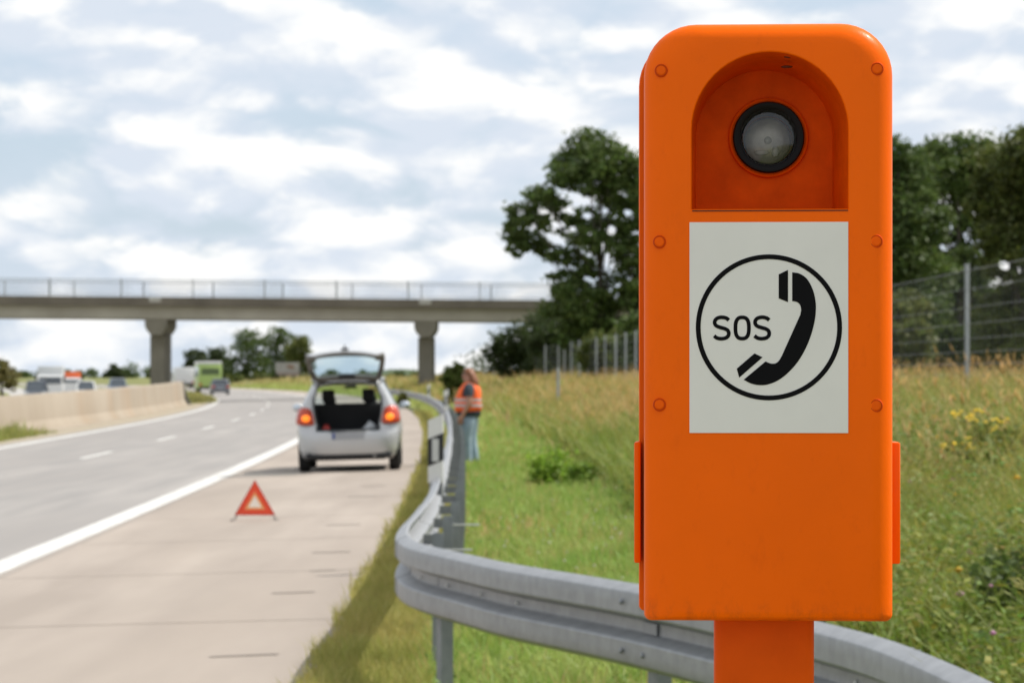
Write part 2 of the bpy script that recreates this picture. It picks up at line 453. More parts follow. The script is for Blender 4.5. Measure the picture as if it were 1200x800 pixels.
# the edge swells more at the top than at the sides
def cover_outline(t):
    """t: 0 at the flat face .. 1 at the full outline"""
    ins = BR * (1 - math.sin(t * PI / 2)); top = ins * 1.05; bot = ins * .28
    return rrect(X0f + ins * 1.55, X1 - ins * 1.1, Z0 + bot, Z1 - top, max(.054 - ins * .35, .004), max(.0075 - ins * .1, .002))
lev = [0, .15, .3, .45, .6, .75, .9, 1.0]
ys = [BR * (1 - math.cos(t * PI / 2)) for t in lev]
rings = [ring3(cover_outline(t), y) for t, y in zip(lev, ys)] + [ring3(cover_outline(1), .083)]
c.rings(rings)
c.rings([ring3(cover_outline(1), .083), ring3(rrect(X0f, X1, Z0, Z1, .054, .0075, .012), .083)])
AO = arch(lx(810), lx(995.5), lz(246), lz(59.5))
AO2 = arch(lx(811.2), lx(994.3), lz(245), lz(60.8))
AM = arch(lx(812.5), lx(988), lz(243.5), lz(65))
AI = arch(lx(816), lx(980), lz(242), lz(73)); RD = .088
c.add(*fill_with_hole(cover_outline(0), AO, 0))
c.rings([ring3(AO, 0), ring3(AO2, .0012)])
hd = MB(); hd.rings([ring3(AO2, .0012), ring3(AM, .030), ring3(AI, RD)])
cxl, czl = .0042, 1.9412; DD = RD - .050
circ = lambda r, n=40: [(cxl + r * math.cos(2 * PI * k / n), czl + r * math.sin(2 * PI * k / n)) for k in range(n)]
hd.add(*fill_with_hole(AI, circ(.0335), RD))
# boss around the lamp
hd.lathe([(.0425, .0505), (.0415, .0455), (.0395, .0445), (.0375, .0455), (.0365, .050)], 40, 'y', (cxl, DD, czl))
cover = c.build('front_cover', m_or, sos, smooth=True, sharp=32)
m_hood = mat('shaded_grimy_orange', (.58, .062, .0), rough=.55, second=(.78, .092, .001), scale=26., spec=.06, detail=9, bump=.04, bscale=200.)  # recess shade put into a darker orange; the mottling is grime
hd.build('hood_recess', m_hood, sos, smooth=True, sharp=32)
# rear housing and the dark slit between
r_ = MB()
rr = lambda i, y: ring3(rrect(-.1325, .1325, Z0 + .004, Z1 - .004, .053, .006, i), y)
r_.rings([rr(.010, .095), rr(.001, .095), rr(0, .097), rr(0, .165), rr(.004, .172), rr(.012, .175)], True, False, True)
r_.build('rear_housing', m_or, sos, smooth=True, sharp=35)
s_ = MB(); s_.rings([ring3(rrect(X0f, X1, Z0, Z1, .046, .0075, .009), .080), ring3(rrect(X0f, X1, Z0, Z1, .046, .0075, .009), .098)])
s_.build('gasket', m_slot, sos)
# hinge straps on both flanks
for (xa, xb) in ((-.1370, -.1300), (.1305, .1412)):
    MB().box(xa, xb, .068, .118, lz(664.5), lz(519.5), .002).build('side_strap', m_or, sos, smooth=True, sharp=40)
# thin dark line under the hood opening
MB().box(lx(812), lx(994), -.0006, .0012, lz(247.6), lz(246.1)).build('hood_lower_line', m_slot, sos)
for k, (a, b, cc, d) in enumerate(((919, 934, 63.5, 67), (916, 931, 73, 78))):
    g = MB(); g.ell(((lx(a) + lx(b)) / 2, .016 + .012 * k, (lz(cc) + lz(d)) / 2), (.0062, .004, .0014), 10, 6); g.build('dirt_fleck', m_slot, sos, smooth=True)
# screws
m_plug = mat('orange_plug', (.84, .108, .001), rough=.5, var=.1, spec=.08)
for (px, py) in ((775.5, 82), (1028, 81.5), (773.5, 283), (1027, 283), (773.5, 474), (1027, 475)):
    bz = .0 if 790 < px < 1010 else .0007
    pl = MB(); pl.lathe([(.0001, -.0010), (.0040, -.0010), (.0050, -.0004), (.0052, .004)], 22, 'y', (lx(px), bz, lz(py)))
    o = pl.build('cover_plug', m_plug, sos, smooth=True, sharp=30)
    g = MB(); g.lathe([(.0052, .0005), (.0053, -.0006), (.0062, -.0007), (.0068, .0004), (.0068, .003)], 22, 'y', (lx(px), bz, lz(py)))
    g.build('plug_rim', m_slot if False else mat('plug_rim_paint', (.58, .055, .002), rough=.6, spec=.08), o, smooth=True, sharp=30)
# lamp
lamp = MB(); lamp.lathe([(.0376, .052), (.0374, .0405), (.0362, .0388), (.0330, .0385), (.0300, .0400), (.0285, .046), (.0282, .110)], 48, 'y', (cxl, DD, czl))
lamp = lamp.build('lamp', m_blk, sos, smooth=True, sharp=35)
rf = MB(); rf.lathe([(.0001, .086), (.008, .0863), (.016, .087), (.0215, .0883), (.0245, .0905), (.0250, .100)], 44, 'y', (cxl, DD, czl)); rf.build('reflector', m_disc, lamp, smooth=True)
rf = MB(); rf.lathe([(.0001, .0845), (.0035, .0848), (.0042, .0862)], 20, 'y', (cxl, DD, czl)); rf.ell((cxl + .008, DD + .0870, czl - .012), (.0045, .002, .006), 10, 6); rf.ell((cxl - .006, DD + .0868, czl - .013), (.008, .002, .003), 10, 6)
rf.build('bulb', mat('frosted_bulb', (.55, .54, .50), rough=.3), lamp, smooth=True)
ln = MB(); ln.lathe([(.0001, .0445), (.010, .0448), (.020, .0458), (.0284, .0475)], 40, 'y', (cxl, DD, czl)); ln.build('lens', m_lens, lamp, smooth=True)
fl = MB(); fl.ell((lx(903), RD - .0008, lz(110)), (.0013, .001, .0040), 8, 6); fl.build('dirt_fleck', m_slot, sos)
# sign
sg = MB().box(lx(808.8), lx(994.2), -.0012, .0008, lz(507.2), lz(260.3), .0004).build('sign_plate', m_sign, sos)
zx = lambda z: lx(720 + z / 2.8583); zz = lambda z: lz(240 + z / 2.8571)
def flat(polys, name, y=-.0016):
    bm = bmesh.new()
    for p in polys:
        vs = [bm.verts.new((x, y, z)) for x, z in p]; es = [bm.edges.new((vs[i], vs[(i + 1) % len(vs)])) for i in range(len(vs))]
        bmesh.ops.triangle_fill(bm, use_beauty=True, edges=es, normal=(0, -1, 0))
    bm.verts.index_update(); me = bpy.data.meshes.new(name); bm.to_mesh(me); bm.free(); me.materials.append(m_ink)
    return link(bpy.data.objects.new(name, me), sg)
n = 96; ring = MB(); cx0, cz0 = zx(519), zz(410)
ring.rings([[Vector((cx0 + q * math.cos(2 * PI * k / n), -.0016, cz0 + q * math.sin(2 * PI * k / n))) for k in range(n)] for q in (244 / 2.858 / PXM, 228 / 2.858 / PXM)])
ring.build('symbol_ring', m_ink, sg)
def catmull(pts, k=6, closed=False):
    pts = [Vector(p) for p in pts]; out = []; n = len(pts)
    rngi = range(n if closed else n - 1)
    for i in rngi:
        p0 = pts[(i - 1) % n] if closed or i > 0 else pts[0] * 2 - pts[1]
        p1 = pts[i]; p2 = pts[(i + 1) % n]
        p3 = pts[(i + 2) % n] if closed or i + 2 < n else p2 * 2 - p1
        for j in range(k):
            t = j / k; out.append(.5 * (2 * p1 + (p2 - p0) * t + (2 * p0 - 5 * p1 + 4 * p2 - p3) * t * t + (3 * p1 - p0 - 3 * p2 + p3) * t ** 3))
    if not closed: out.append(pts[-1])
    return out
outer = catmull([(597, 226), (622, 231), (646, 248), (664, 280), (673, 312), (676, 345), (672, 388), (660, 435), (642, 480), (617, 523), (585, 560), (550, 587), (515, 601), (485, 603), (458, 597), (435, 585)], 4)
inner = catmull([(508, 524), (526, 531), (542, 530), (553, 521), (562, 506)], 4) + [Vector((624, 368))] + catmull([(627, 352), (624, 337), (614, 326), (597, 322)], 4)
to = lambda ps: [(zx(p[0]), zz(p[1])) for p in ps]
flat([to(outer + inner), to([(552, 233), (583, 218), (583, 326), (552, 313)]), to([(471, 497), (498, 510), (420, 578), (412, 548)])], 'handset_symbol')
def stroke(path, wd, closed=False):
    """a pen stroke as a strip"""
    pts = [Vector(p) for p in path]; n = len(pts); Lf, Rt = [], []
    for i in range(n):
        a = pts[(i - 1) % n] if closed or i else pts[i]; b = pts[(i + 1) % n] if closed or i < n - 1 else pts[i]
        t = (b - a).normalized(); nn = Vector((-t.y, t.x)) * wd / 2
        Lf.append(pts[i] + nn); Rt.append(pts[i] - nn)
    return Lf, Rt
let = MB()
def pen(path, closed=False, wd=12.5):
    Lf, Rt = stroke(path, wd, closed)
    A = [Vector((zx(p.x), -.0016, zz(p.y))) for p in Lf]; B = [Vector((zx(p.x), -.0016, zz(p.y))) for p in Rt]
    m_ = len(A); fs = [(i, (i + 1) % m_, m_ + (i + 1) % m_, m_ + i) for i in range(m_ if closed else m_ - 1)]
    let.add(A + B, fs)
def S_path(x0, x1, y0=376.5, y1=447.5):
    w_ = x1 - x0; h = y1 - y0
    q = [(.95, .13), (.80, .04), (.60, 0), (.40, 0), (.20, .05), (.08, .15), (.06, .27), (.14, .38), (.32, .45), (.52, .495), (.72, .54), (.89, .62), (.95, .75), (.91, .87), (.78, .96), (.58, 1), (.36, 1), (.18, .96), (.02, .87)]
    return catmull([(x0 + a * w_, y0 + b * h) for a, b in q], 3)
pen(S_path(335, 388)); pen(S_path(470, 523))
oo = []
for k in range(40):
    a = 2 * PI * k / 40; cx_, sx = math.cos(a), math.sin(a)
    oo.append((430 + 22.5 * math.copysign(abs(cx_) ** .75, cx_), 412 + 35.5 * math.copysign(abs(sx) ** .75, sx)))
pen(oo, True)
let.build('lettering', m_ink, sg)
# post
pb = MB()
prof = lambda z: [Vector((x, y, z)) for x, y in [(p[0], p[1]) for p in rrect(lx(838.5) * 1.012, lx(955.5) * 1.012 + .001, .062, .165, .010, .010, 0, 5)]]
pb.rings([prof(.06), prof(.6), prof(Z0 + .003)], True, True, True)
pb.build('post', mat('shaded_orange_enamel', (.66, .082, .0), rough=.45, second=(.82, .11, .001), scale=9., spec=.1, detail=8), sos, smooth=True, sharp=40)  # post colour darkened to hold the shade cast by the box
MB().box(-.11, .11, 0, .23, .05, .185, .01).build('foundation', mat('foundation_concrete', (.33, .32, .30), rough=.9, bump=.3), sos)

# ------------------------------------------------------------------ crash barrier
m_zn = mat('galvanised_steel', (.25, .258, .27), rough=.5, metal=.35, second=(.34, .348, .36), scale=14., bump=.06, bscale=90., detail=9)
m_zn2 = mat('galvanised_bolt', (.28, .29, .31), rough=.5, metal=.6)
m_zn3 = mat('weathered_zinc_post', (.22, .235, .25), rough=.6, metal=.4, second=(.30, .315, .33), scale=9.)
rail = empty('crash_barrier', tuple(P(-.35, 24)), label='long galvanised steel crash barrier curving round behind the orange telephone pillar', cat='crash barrier')
RB = Vector(rail.location)
# plan of the traffic-side face, from far away towards the viewer
far_pts = [(P(-.42, y).xy) for y in (205, 185, 165, 150, 135, 120, 108, 96, 86, 76, 66, 58, 50, 44, 38, 33, 28, 24, 21)]
near_pts = [Vector(p) for p in ((-.585, 18.2), (-.600, 16.6), (-.582, 15.5), (-.515, 14.75), (-.40, 14.22), (-.26, 13.72), (-.09, 13.1), (.07, 12.65), (.22, 12.26), (.36, 11.88), (.50, 11.48), (.66, 10.95), (.82, 10.38), (.95, 9.82), (1.045, 9.35), (1.10, 8.9), (1.145, 8.35), (1.17, 7.9), (1.185, 7.2), (1.19, 6.4), (1.19, 5.4))]
path = catmull([Vector((p.x, p.y)) for p in far_pts + near_pts], 14)
# arc length table
AL = [0.0]
for i in range(1, len(path)): AL.append(AL[-1] + (path[i] - path[i - 1]).length)
TOP = .905
def at_s(s):
    s = max(0, min(AL[-1] - 1e-4, s)); i = int(np.searchsorted(AL, s)) or 1
    t = (s - AL[i - 1]) / (AL[i] - AL[i - 1]); p = path[i - 1].lerp(path[i], t)
    d = (path[min(i, len(path) - 1)] - path[max(0, i - 1)]).normalized()
    a, b = path[max(0, i - 5)], path[min(len(path) - 1, i + 4)]; d = (b - a).normalized()
    return p, d
def s_at_Y(Y):
    for i in range(1, len(path)):
        if path[i].y <= Y: return AL[i - 1] + (AL[i] - AL[i - 1]) * (path[i - 1].y - Y) / max(1e-6, path[i - 1].y - path[i].y)
def top_at(p):
    if p.y > 20: return float(gz(p.x + off(p.y))) + .735 if p.y > 30 else TOP * (30 - p.y) / 10 + (float(gz(p.x + off(p.y))) + .735) * (p.y - 20) / 10
    return TOP
# W section: (depth behind the face, height below the top)
SEC = [(.062, .000), (.054, -.004), (.014, .014), (.003, .022), (.000, .031), (.000, .066), (.000, .101), (.004, .108), (.062, .128), (.069, .134), (.070, .155), (.069, .176), (.062, .182), (.004, .202), (.000, .209), (.000, .244), (.000, .279), (.003, .288), (.014, .296), (.054, .314), (.062, .310)]
def beam(s0, s1, lift=0.0):
    n = max(2, int((s1 - s0) / .05)) if at_s(s1)[0].y < 30 else max(2, int((s1 - s0) / 1.2))
    out_r, in_r = [], []
    for k in range(n + 1):
        p, d = at_s(s0 + (s1 - s0) * k / n); nrm = Vector((d.y, -d.x))          # towards the back of the beam
        nrm = Vector((-d.y, d.x)) if False else nrm
        zt = top_at(p)
        back = Vector((-d.y, d.x))   # left of travel = away from traffic
        a = [Vector((p.x + back.x * (q + lift), p.y + back.y * (q + lift), zt - h)) - RB for q, h in SEC]
        b = [Vector((p.x + back.x * (q + lift + .0045), p.y + back.y * (q + lift + .0045), zt - h - (.0 if i not in (0, len(SEC) - 1) else .0))) - RB for i, (q, h) in enumerate(SEC)]
        out_r.append(a + b[::-1])
    mb = MB().rings(out_r, True); m_ = len(SEC)
    for r in (out_r[0], out_r[-1]): mb.rings([r[:m_], r[m_:][::-1]], False)
    return mb
stot = AL[-1]
sj = s_at_Y(11.62)
joints = sorted(set([0.0] + [sj + 4.0 * k for k in range(-60, 3) if 4 < sj + 4 * k < stot] + [stot]))
for a, b in zip(joints[:-1], joints[1:]):
    if b - a < .3: continue
    beam(a, min(b + .16, stot), lift=0.0046 * (joints.index(a) % 2)).build('beam', m_zn, rail, smooth=True, sharp=28)
# posts, spacers
post_s = [s_at_Y(14.28) + .02, s_at_Y(11.62)] + [s_at_Y(9.2), s_at_Y(6.6)]
post_s += [s_at_Y(16.0) - 2.0 * k for k in range(0, 48)]
for s in post_s:
    if s < 1: continue
    p, d = at_s(s); back = Vector((-d.y, d.x)); zt = top_at(p); z0 = float(gz(p.x + off(p.y))) - .3
    near = p.y < 15.2
    o = .105 if near else .215
    M = Matrix.Translation(Vector((p.x + back.x * o, p.y + back.y * o, 0)) - Vector((RB.x, RB.y, RB.z))) @ Matrix.Rotation(math.atan2(d.y, d.x), 4, 'Z')
    b = MB(); t = .005; hw = .05; hd = .028
    b.box(-hw, hw, -hd, -hd + t, z0, zt - .02, M=M)           # web of the C section, then its flanges and lips
    b.box(-hw, -hw + t, -hd + t, hd, z0, zt - .02, M=M); b.box(hw - t, hw, -hd + t, hd, z0, zt - .02, M=M)
    b.box(-hw + t, -hw + .018, hd - t, hd, z0, zt - .02, M=M); b.box(hw - .018, hw - t, hd - t, hd, z0, zt - .02, M=M)
    b.build('post', m_zn3, rail)
    sp = MB(); y0 = -(o - .071); y1 = -hd - .002
    sp.box(-.03, .03, y0, y1, zt - .185, zt - .179, M=M); sp.box(-.003, .003, y0, y1, zt - .178, zt - .125, M=M)
    sp.build('spacer', m_zn, rail)
# bolts: on the beam at the splice and at the posts of the curved end
def bolt(s, h, rad=.011):
    p, d = at_s(s); back = Vector((-d.y, d.x)); zt = top_at(p)
    q = float(np.interp(h, [x[1] for x in SEC[1:-1]], [x[0] for x in SEC[1:-1]]))
    c0 = Vector((p.x + back.x * (q - .001), p.y + back.y * (q - .001), zt - h)) - RB
    nv = Vector((-back.x, -back.y, 0))
    b = MB(); b.tube([c0, c0 + nv * .006, c0 + nv * .010], [rad, rad, rad * .65], 10); return b
for ds in (-.12, .10):
    for h in (.062, .246): bolt(sj + ds, h).build('bolt', m_zn2, rail, smooth=True, sharp=40)
for ds in (-.03, .05):
    bolt(sj + ds, .155, .014).build('bolt', m_zn2, rail, smooth=True, sharp=40)
m_hole = mat('slot_shadow_grease', (.05, .05, .05), rough=.9)
for yy in (14.62, 14.05, 13.5, 12.95, 9.6, 9.0):
    s = s_at_Y(yy)
    bolt(s, .158, .009).build('bolt', mat('bare_bolt_washer', (.60, .61, .60), rough=.35, metal=.3), rail, smooth=True, sharp=40)
p, d = at_s(sj + .01); back = Vector((-d.y, d.x)); zt = top_at(p)
M = Matrix.Translation(Vector((p.x + back.x * .062, p.y + back.y * .062, zt - .155)) - RB) @ Matrix.Rotation(math.atan2(d.y, d.x), 4, 'Z')
MB().box(-.065, .075, -.004, .004, -.022, .022, .002, M=M).build('splice_washer', m_zn2, rail)
# long bolt ends sticking out behind the posts
for yy in (18.6, 15.9):
    s = s_at_Y(yy); p, d = at_s(s); back = Vector((-d.y, d.x)); zt = top_at(p)
    c0 = Vector((p.x + back.x * .2, p.y + back.y * .2, zt - .10 - .0)) - RB
    b = MB(); b.tube([c0, c0 + Vector((back.x, back.y, 0)) * .19], .0055, 8); b.build('tie_rod', mat('bright_steel_rod', (.45, .45, .43), rough=.4, metal=.3), rail, smooth=True, sharp=40)

# marker posts clipped on the barrier
m_pl = mat('white_plastic', (.70, .69, .66), rough=.55, var=.05, scale=8., spec=.4)
m_bk = mat('black_band', (.02, .02, .022), rough=.6)
m_rf = mat('reflector_panel', (.55, .55, .53), rough=.25, var=.04)
mk_labels = ['white marker post with slanted black band on the barrier, by the silver hatchback',
             'white marker post on the barrier in front of the leafy green shrub', 'small white marker post on the barrier before the right bridge pier']
for k, Y in enumerate((24.0, 73.0, 122.0)):
    s = s_at_Y(Y); p, d = at_s(s); zt = top_at(p); back = Vector((-d.y, d.x))
    r0 = empty('marker_post', (p.x + back.x * .03, p.y + back.y * .03, zt - .03), head(Y) - R(7), label=mk_labels[k], cat='marker post', group='marker posts on the crash barrier')
    hw, h = .058, .53
    def section(z, x0=-hw, x1=hw, y0=-.03, y1=.05): return [Vector((x0, y0, z)), Vector((x1, y0, z)), Vector((x1 * .9, y1, z)), Vector((x0 * .9, y1, z))]
    b = MB()
    top = [Vector((-hw, -.03, h - .05)), Vector((hw, -.03, h)), Vector((hw * .9, .05, h)), Vector((-hw * .9, .05, h - .05))]
    b.rings([section(0), section(.2), top], True, True, True); b.build('post_body', m_pl, r0)
    b = MB(); e = .0025; z0, z1, sl = .125, .335, .05
    lo = [Vector((-hw - e, -.03 - e, z0)), Vector((hw + e, -.03 - e, z0 + sl)), Vector((hw * .9 + e, .05 + e, z0 + sl)), Vector((-hw * .9 - e, .05 + e, z0))]
    hi = [v + Vector((0, 0, z1 - z0)) for v in lo]
    b.rings([lo, hi]); band = b.build('black_band', m_bk, r0)
    MB().box(-.026, .026, -.037, -.033, .165, .34, .002).build('reflector', m_rf, band)
    MB().box(-.05, .05, -.02, .04, -.12, .0, .004).build('clamp', m_zn2, r0)
# ------------------------------------------------------------------ broken-down hatchback
m_silver = mat('silver_paint', (.50, .505, .51), rough=.34, metal=.35, var=.03, scale=2., coat=.5)
m_trim = mat('black_plastic', (.018, .018, .020), rough=.6)
m_fab = mat('dark_upholstery', (.014, .014, .016), rough=.9, bump=.2)
m_tyre = mat('tyre_rubber', (.014, .014, .014), rough=.85, bump=.2)
m_rim = mat('alloy_rim', (.42, .42, .43), rough=.35, metal=.7)
m_cg = glass_mat('car_glass', (.80, .90, .90), .16)
m_tg = glass_mat('tinted_rear_glass', (.72, .86, .90), .14)
m_red = mat('red_lamp_plastic', (.48, .045, .008), rough=.25, coat=.5)
m_amb = mat('lit_indicator', (.9, .26, .02), rough=.3, emit=((1, .20, .012), 1.05))
m_plate = mat('number_plate', (.34, .35, .37), rough=.5, var=.05)
m_blue = mat('plate_band', (.03, .06, .25), rough=.5)

YC = 50.4
cx = (409.0 - 600) / F * YC
ucar = cx + float(off(YC))
car = empty('hatchback_car', tuple(P(ucar, YC, .004)), head(YC) + R(.2), label='silver hatchback with open tailgate and lit hazard lamps stopped on the hard shoulder', cat='car')
car.rotation_euler.x = 0
car.rotation_euler.y = -math.atan(.025)     # the shoulder's cross fall
Lc, RW, WB = 3.75, .295, 2.46
AX = (.60, .60 + WB)
def hw_(z):   # half width of the lower body by height
    return float(np.interp(z, [.20, .26, .36, .55, .72, .82, .92, 1.02], [.79, .815, .84, .848, .845, .835, .815, .79]))
def yr_(z): return float(np.interp(z, [.20, .26, .34, .50, .60, .66, .74, .90, 1.02], [.10, .045, .012, .0, .005, .02, .055, .085, .11]))
def yf_(z): return Lc - float(np.interp(z, [.20, .3, .5, .7, .85, 1.02], [.06, 0, 0, .06, .22, .9]))
NP = 96
def outline(z):
    w, a, b = hw_(z), yr_(z), yf_(z); pts = []
    # from the middle of the rear, round the right side, the front, the left side
    cy, ly = (a + b) / 2, (b - a) / 2
    for k in range(NP):
        t = 2 * PI * k / NP
        sx, cy_ = math.sin(t), -math.cos(t)
        x = w * math.copysign(abs(sx) ** .30, sx); y = cy + ly * math.copysign(abs(cy_) ** .22, cy_)
        pts.append((x, y))
    return pts
ZL = [.20, .26, .31, .36, .43, .50, .57, .62, .66, .70, .74, .80, .86, .92, .97, 1.02]
V = []; 
for z in ZL:
    for (x, y) in outline(z):
        zz_ = z
        if abs(x) > .62:
            for ax in AX:
                dy = abs(y - ax)
                if dy < .36: zz_ = max(zz_, math.sqrt(max(0, .36 ** 2 - dy ** 2)) + RW)
        V.append(Vector((x, y, min(zz_, 1.02))))
Fs = []
for i in range(len(ZL) - 1):
    for j in range(NP):
        k = (j + 1) % NP; q = [V[i * NP + j], V[i * NP + k], V[(i + 1) * NP + k], V[(i + 1) * NP + j]]
        mx, my, mz = sum(v.x for v in q) / 4, sum(v.y for v in q) / 4, sum(v.z for v in q) / 4
        lip = .665
        if my < .3 and ZL[i] >= lip - .01 and abs(mx) < .50 + .10 * max(0, (mz - .7) / .3): continue     # boot opening
        if len({tuple(round(c_, 4) for c_ in v) for v in q}) < 3: continue
        Fs.append((i * NP + j, i * NP + k, (i + 1) * NP + k, (i + 1) * NP + j))
body = MB(); body.add(V, Fs)
# bonnet
top_o = outline(1.02); hb = []
fr = [(x, y) for x, y in top_o if y > 2.35]
xs = np.linspace(-.70, .70, 9)
g = [[Vector((x, 2.75 - .12 * x * x + (yf_(.88) - 2.75) * t, 1.03 - .02 * x * x * 2 - .17 * t ** 1.6)) for x in xs] for t in (0, .25, .5, .75, 1)]
body.rings(g, close=False)
# roof and pillars: centre lines swept as flat bars
def bar3(pts, wx, wy):
    rs = [[Vector(p) + Vector((a * wx, b * wy, 0)) for a, b in ((-1, -1), (1, -1), (1, 1), (-1, 1))] for p in pts]
    body.rings(rs, True, True, True)
for s in (-1, 1):
    # C pillar: wide blade from lamp to roof, turned round the corner
    g = []
    for t in (0, .2, .4, .6, .8, 1):
        z = .80 + .68 * t
        xo = s * float(np.interp(z, [.80, 1.02, 1.25, 1.48], [.835, .785, .665, .535])); xi = s * float(np.interp(z, [.80, 1.0, 1.2, 1.48], [.52, .565, .555, .455]))
        yo = .19 + .15 * t; y_i = .075 + .10 * t
        ye = yo + .42 - .16 * t
        g.append([Vector((xi, y_i + .05, z)), Vector((xi, y_i, z)), Vector(((xi + xo * 1.5) / 2.5, y_i + .012, z)), Vector((xo - s * .02, yo - .05, z)), Vector((xo, yo + .04, z)), Vector((xo + s * .012, ye, z)), Vector((xo - s * .03, ye, z))])
    body.rings(g, close=False)
    bar3([(s * .785, 1.62, .98), (s * .66, 1.66, 1.26), (s * .56, 1.70, 1.47)], .018, .05)
    bar3([(s * .76, 2.78, .98), (s * .66, 2.42, 1.24), (s * .555, 2.06, 1.45)], .022, .04)
    bar3([(s * .545, .34, 1.475), (s * .565, .9, 1.505), (s * .568, 1.6, 1.50), (s * .555, 2.08, 1.45)], .03, .03)
g = []
for (y, z, w) in ((.24, 1.468, .50), (.30, 1.495, .52), (.5, 1.515, .545), (.9, 1.53, .56), (1.4, 1.53, .565), (1.8, 1.505, .56), (2.06, 1.465, .545)):
    g.append([Vector((w * q, y - (.03 * q * q if y < .4 else 0), z - .045 * abs(q) ** 2.5)) for q in np.linspace(-1, 1, 11)])
body.rings(g, close=False); body.rings([[v - Vector((0, 0, .03)) for v in r] for r in g], close=False)
body.rings([g[0], [v - Vector((0, -.02, .06)) for v in g[0]]], close=False)
bo = body.build('body', m_silver, car, smooth=True, sharp=38)
m2 = bo.modifiers.new('thickness', 'SOLIDIFY'); m2.thickness = .012; m2.offset = -1
# the bumper's lower valance, underside, boot lip
b = MB(); b.box(-.66, .66, .055, 3.6, .20, .34, .03); b.box(-.70, .70, .03, .22, .22, .30, .03); b.box(-.58, .58, .9, 2.7, .165, .24, .02)
b.build('underbody', m_trim, car)
b = MB(); b.tube([(.42, .02, .245), (.42, .35, .245)], .028, 12); b.build('exhaust_pipe', mat('exhaust_steel', (.25, .24, .23), rough=.4, metal=.8), car, smooth=True, sharp=50)
b = MB(); b.rings([[Vector((x, y, z)) for x in np.linspace(-.56, .56, 7)] for (y, z) in ((.035, .655), (.06, .685), (.12, .69), (.15, .665))], close=False); b.build('boot_sill', m_trim, car, smooth=True)
# opening trim
b = MB()
for s in (-1, 1):
    b.rings([[Vector((s * x, y, z)), Vector((s * (x - .05), y + .02, z)), Vector((s * (x - .05), y + .07, z)), Vector((s * x, y + .07, z))] for (x, y, z) in ((.46, .06, .655), (.50, .07, .69), (.535, .085, .78), (.585, .10, 1.0), (.575, .13, 1.2), (.50, .19, 1.43), (.45, .21, 1.475))])
b.box(-.46, .46, .215, .26, 1.42, 1.46, .012)
b.build('opening_trim', m_trim, car)
# boot: floor, side linings, seat backs with head restraints
b = MB(); b.box(-.56, .56, .13, .80, .54, .57); b.box(-.57, -.52, .13, .80, .57, 1.02); b.box(.52, .57, .13, .80, .57, 1.02)
b.box(-.52, .52, .76, .80, .57, .60)
b.build('boot_lining', m_fab, car)
seat = MB(); seat.box(-.60, .60, .72, .86, .57, 1.10, .05); seat.box(-.60, .60, .86, 1.35, .40, .62, .06); sb = seat.build('rear_seat', m_fab, car, smooth=True, sharp=40)
for s in (-1, 1):
    h = MB(); h.box(s * .33 - .105, s * .33 + .105, .74, .83, 1.12, 1.33, .035); h.tube([(s * .33 - .04, .785, 1.08), (s * .33 - .04, .785, 1.14)], .008, 6); h.tube([(s * .33 + .04, .785, 1.08), (s * .33 + .04, .785, 1.14)], .008, 6)
    h.build('head_restraint', m_fab, sb, smooth=True, sharp=40)
    f = MB(); f.box(s * .34 - .22, s * .34 + .22, 1.62, 1.76, .45, 1.02, .06); f.box(s * .34 - .10, s * .34 + .10, 1.66, 1.74, 1.04, 1.20, .03); f.box(s * .34 - .22, s * .34 + .22, 1.76, 2.2, .35, .52, .05)
    f.build('front_seat', m_fab, car, smooth=True, sharp=40)
b = MB(); b.box(-.70, .70, 2.50, 2.85, .72, .95, .06); b.box(-.76, .76, .80, 2.85, .26, .30); b.build('dashboard', m_trim, car)
b = MB(); b.box(-.10, .10, 2.12, 2.15, 1.34, 1.40, .012); b.build('rear_view_mirror', m_trim, car)
# glass
def pane(name, pts, m): return mesh_obj(name, pts, [tuple(range(len(pts)))], m, car)
pane('windscreen', [(-.74, 2.78, .99), (.74, 2.78, .99), (.65, 2.42, 1.24), (.54, 2.07, 1.445), (-.54, 2.07, 1.445), (-.65, 2.42, 1.24)], m_cg)
for s in (-1, 1):
    pane('side_window', [(s * .79, .75, 1.0), (s * .795, 1.60, 1.0), (s * .567, 1.65, 1.47), (s * .558, .62, 1.47)], m_cg)
    pane('side_window', [(s * .793, 1.68, 1.0), (s * .765, 2.72, 1.0), (s * .562, 2.06, 1.44), (s * .567, 1.72, 1.47)], m_cg)
# tail lamps with lit amber bowls
for s in (-1, 1):
    g = []
    for (z, xi, xo, y0) in ((.765, .56, .80, .045), (.79, .545, .842, .04), (.86, .545, .842, .05), (.94, .56, .828, .068), (1.02, .60, .80, .09), (1.06, .66, .765, .13)):
        g.append([Vector((s * xi, y0 + .05, z)), Vector((s * (xi + .01), y0 + .005, z)), Vector((s * (xi * .45 + xo * .55), y0 + .012, z)), Vector((s * (xo - .03), y0 + .075, z)), Vector((s * (xo + .008), y0 + .20, z)), Vector((s * (xo + .004), y0 + .32, z))])
    t = MB().rings(g, close=False).build('tail_lamp', m_red, car, smooth=True)
    t.modifiers.new('thickness', 'SOLIDIFY').thickness = .02
    a = MB(); a.ell((s * .68, .055, .875), (.068, .045, .055), 16, 10, None); a.build('indicator_bowl', m_amb, t, smooth=True)
    mi = MB(); mi.ell((s * .905, 2.33, 1.035), (.095, .07, .07), 14, 9); mi.tube([(s * .78, 2.36, 1.0), (s * .86, 2.34, 1.02)], .022, 8)
    mo = mi.build('door_mirror', m_silver, car, smooth=True)
    mg = MB(); mg.ell((s * .905, 2.272, 1.035), (.078, .012, .055), 14, 8); mg.build('mirror_glass', mat('mirror_silver', (.6, .65, .7), rough=.04, metal=1.), mo, smooth=True)
pl = MB().box(-.26, .26, -.012, .004, .525, .635, .003).build('number_plate', m_plate, car)
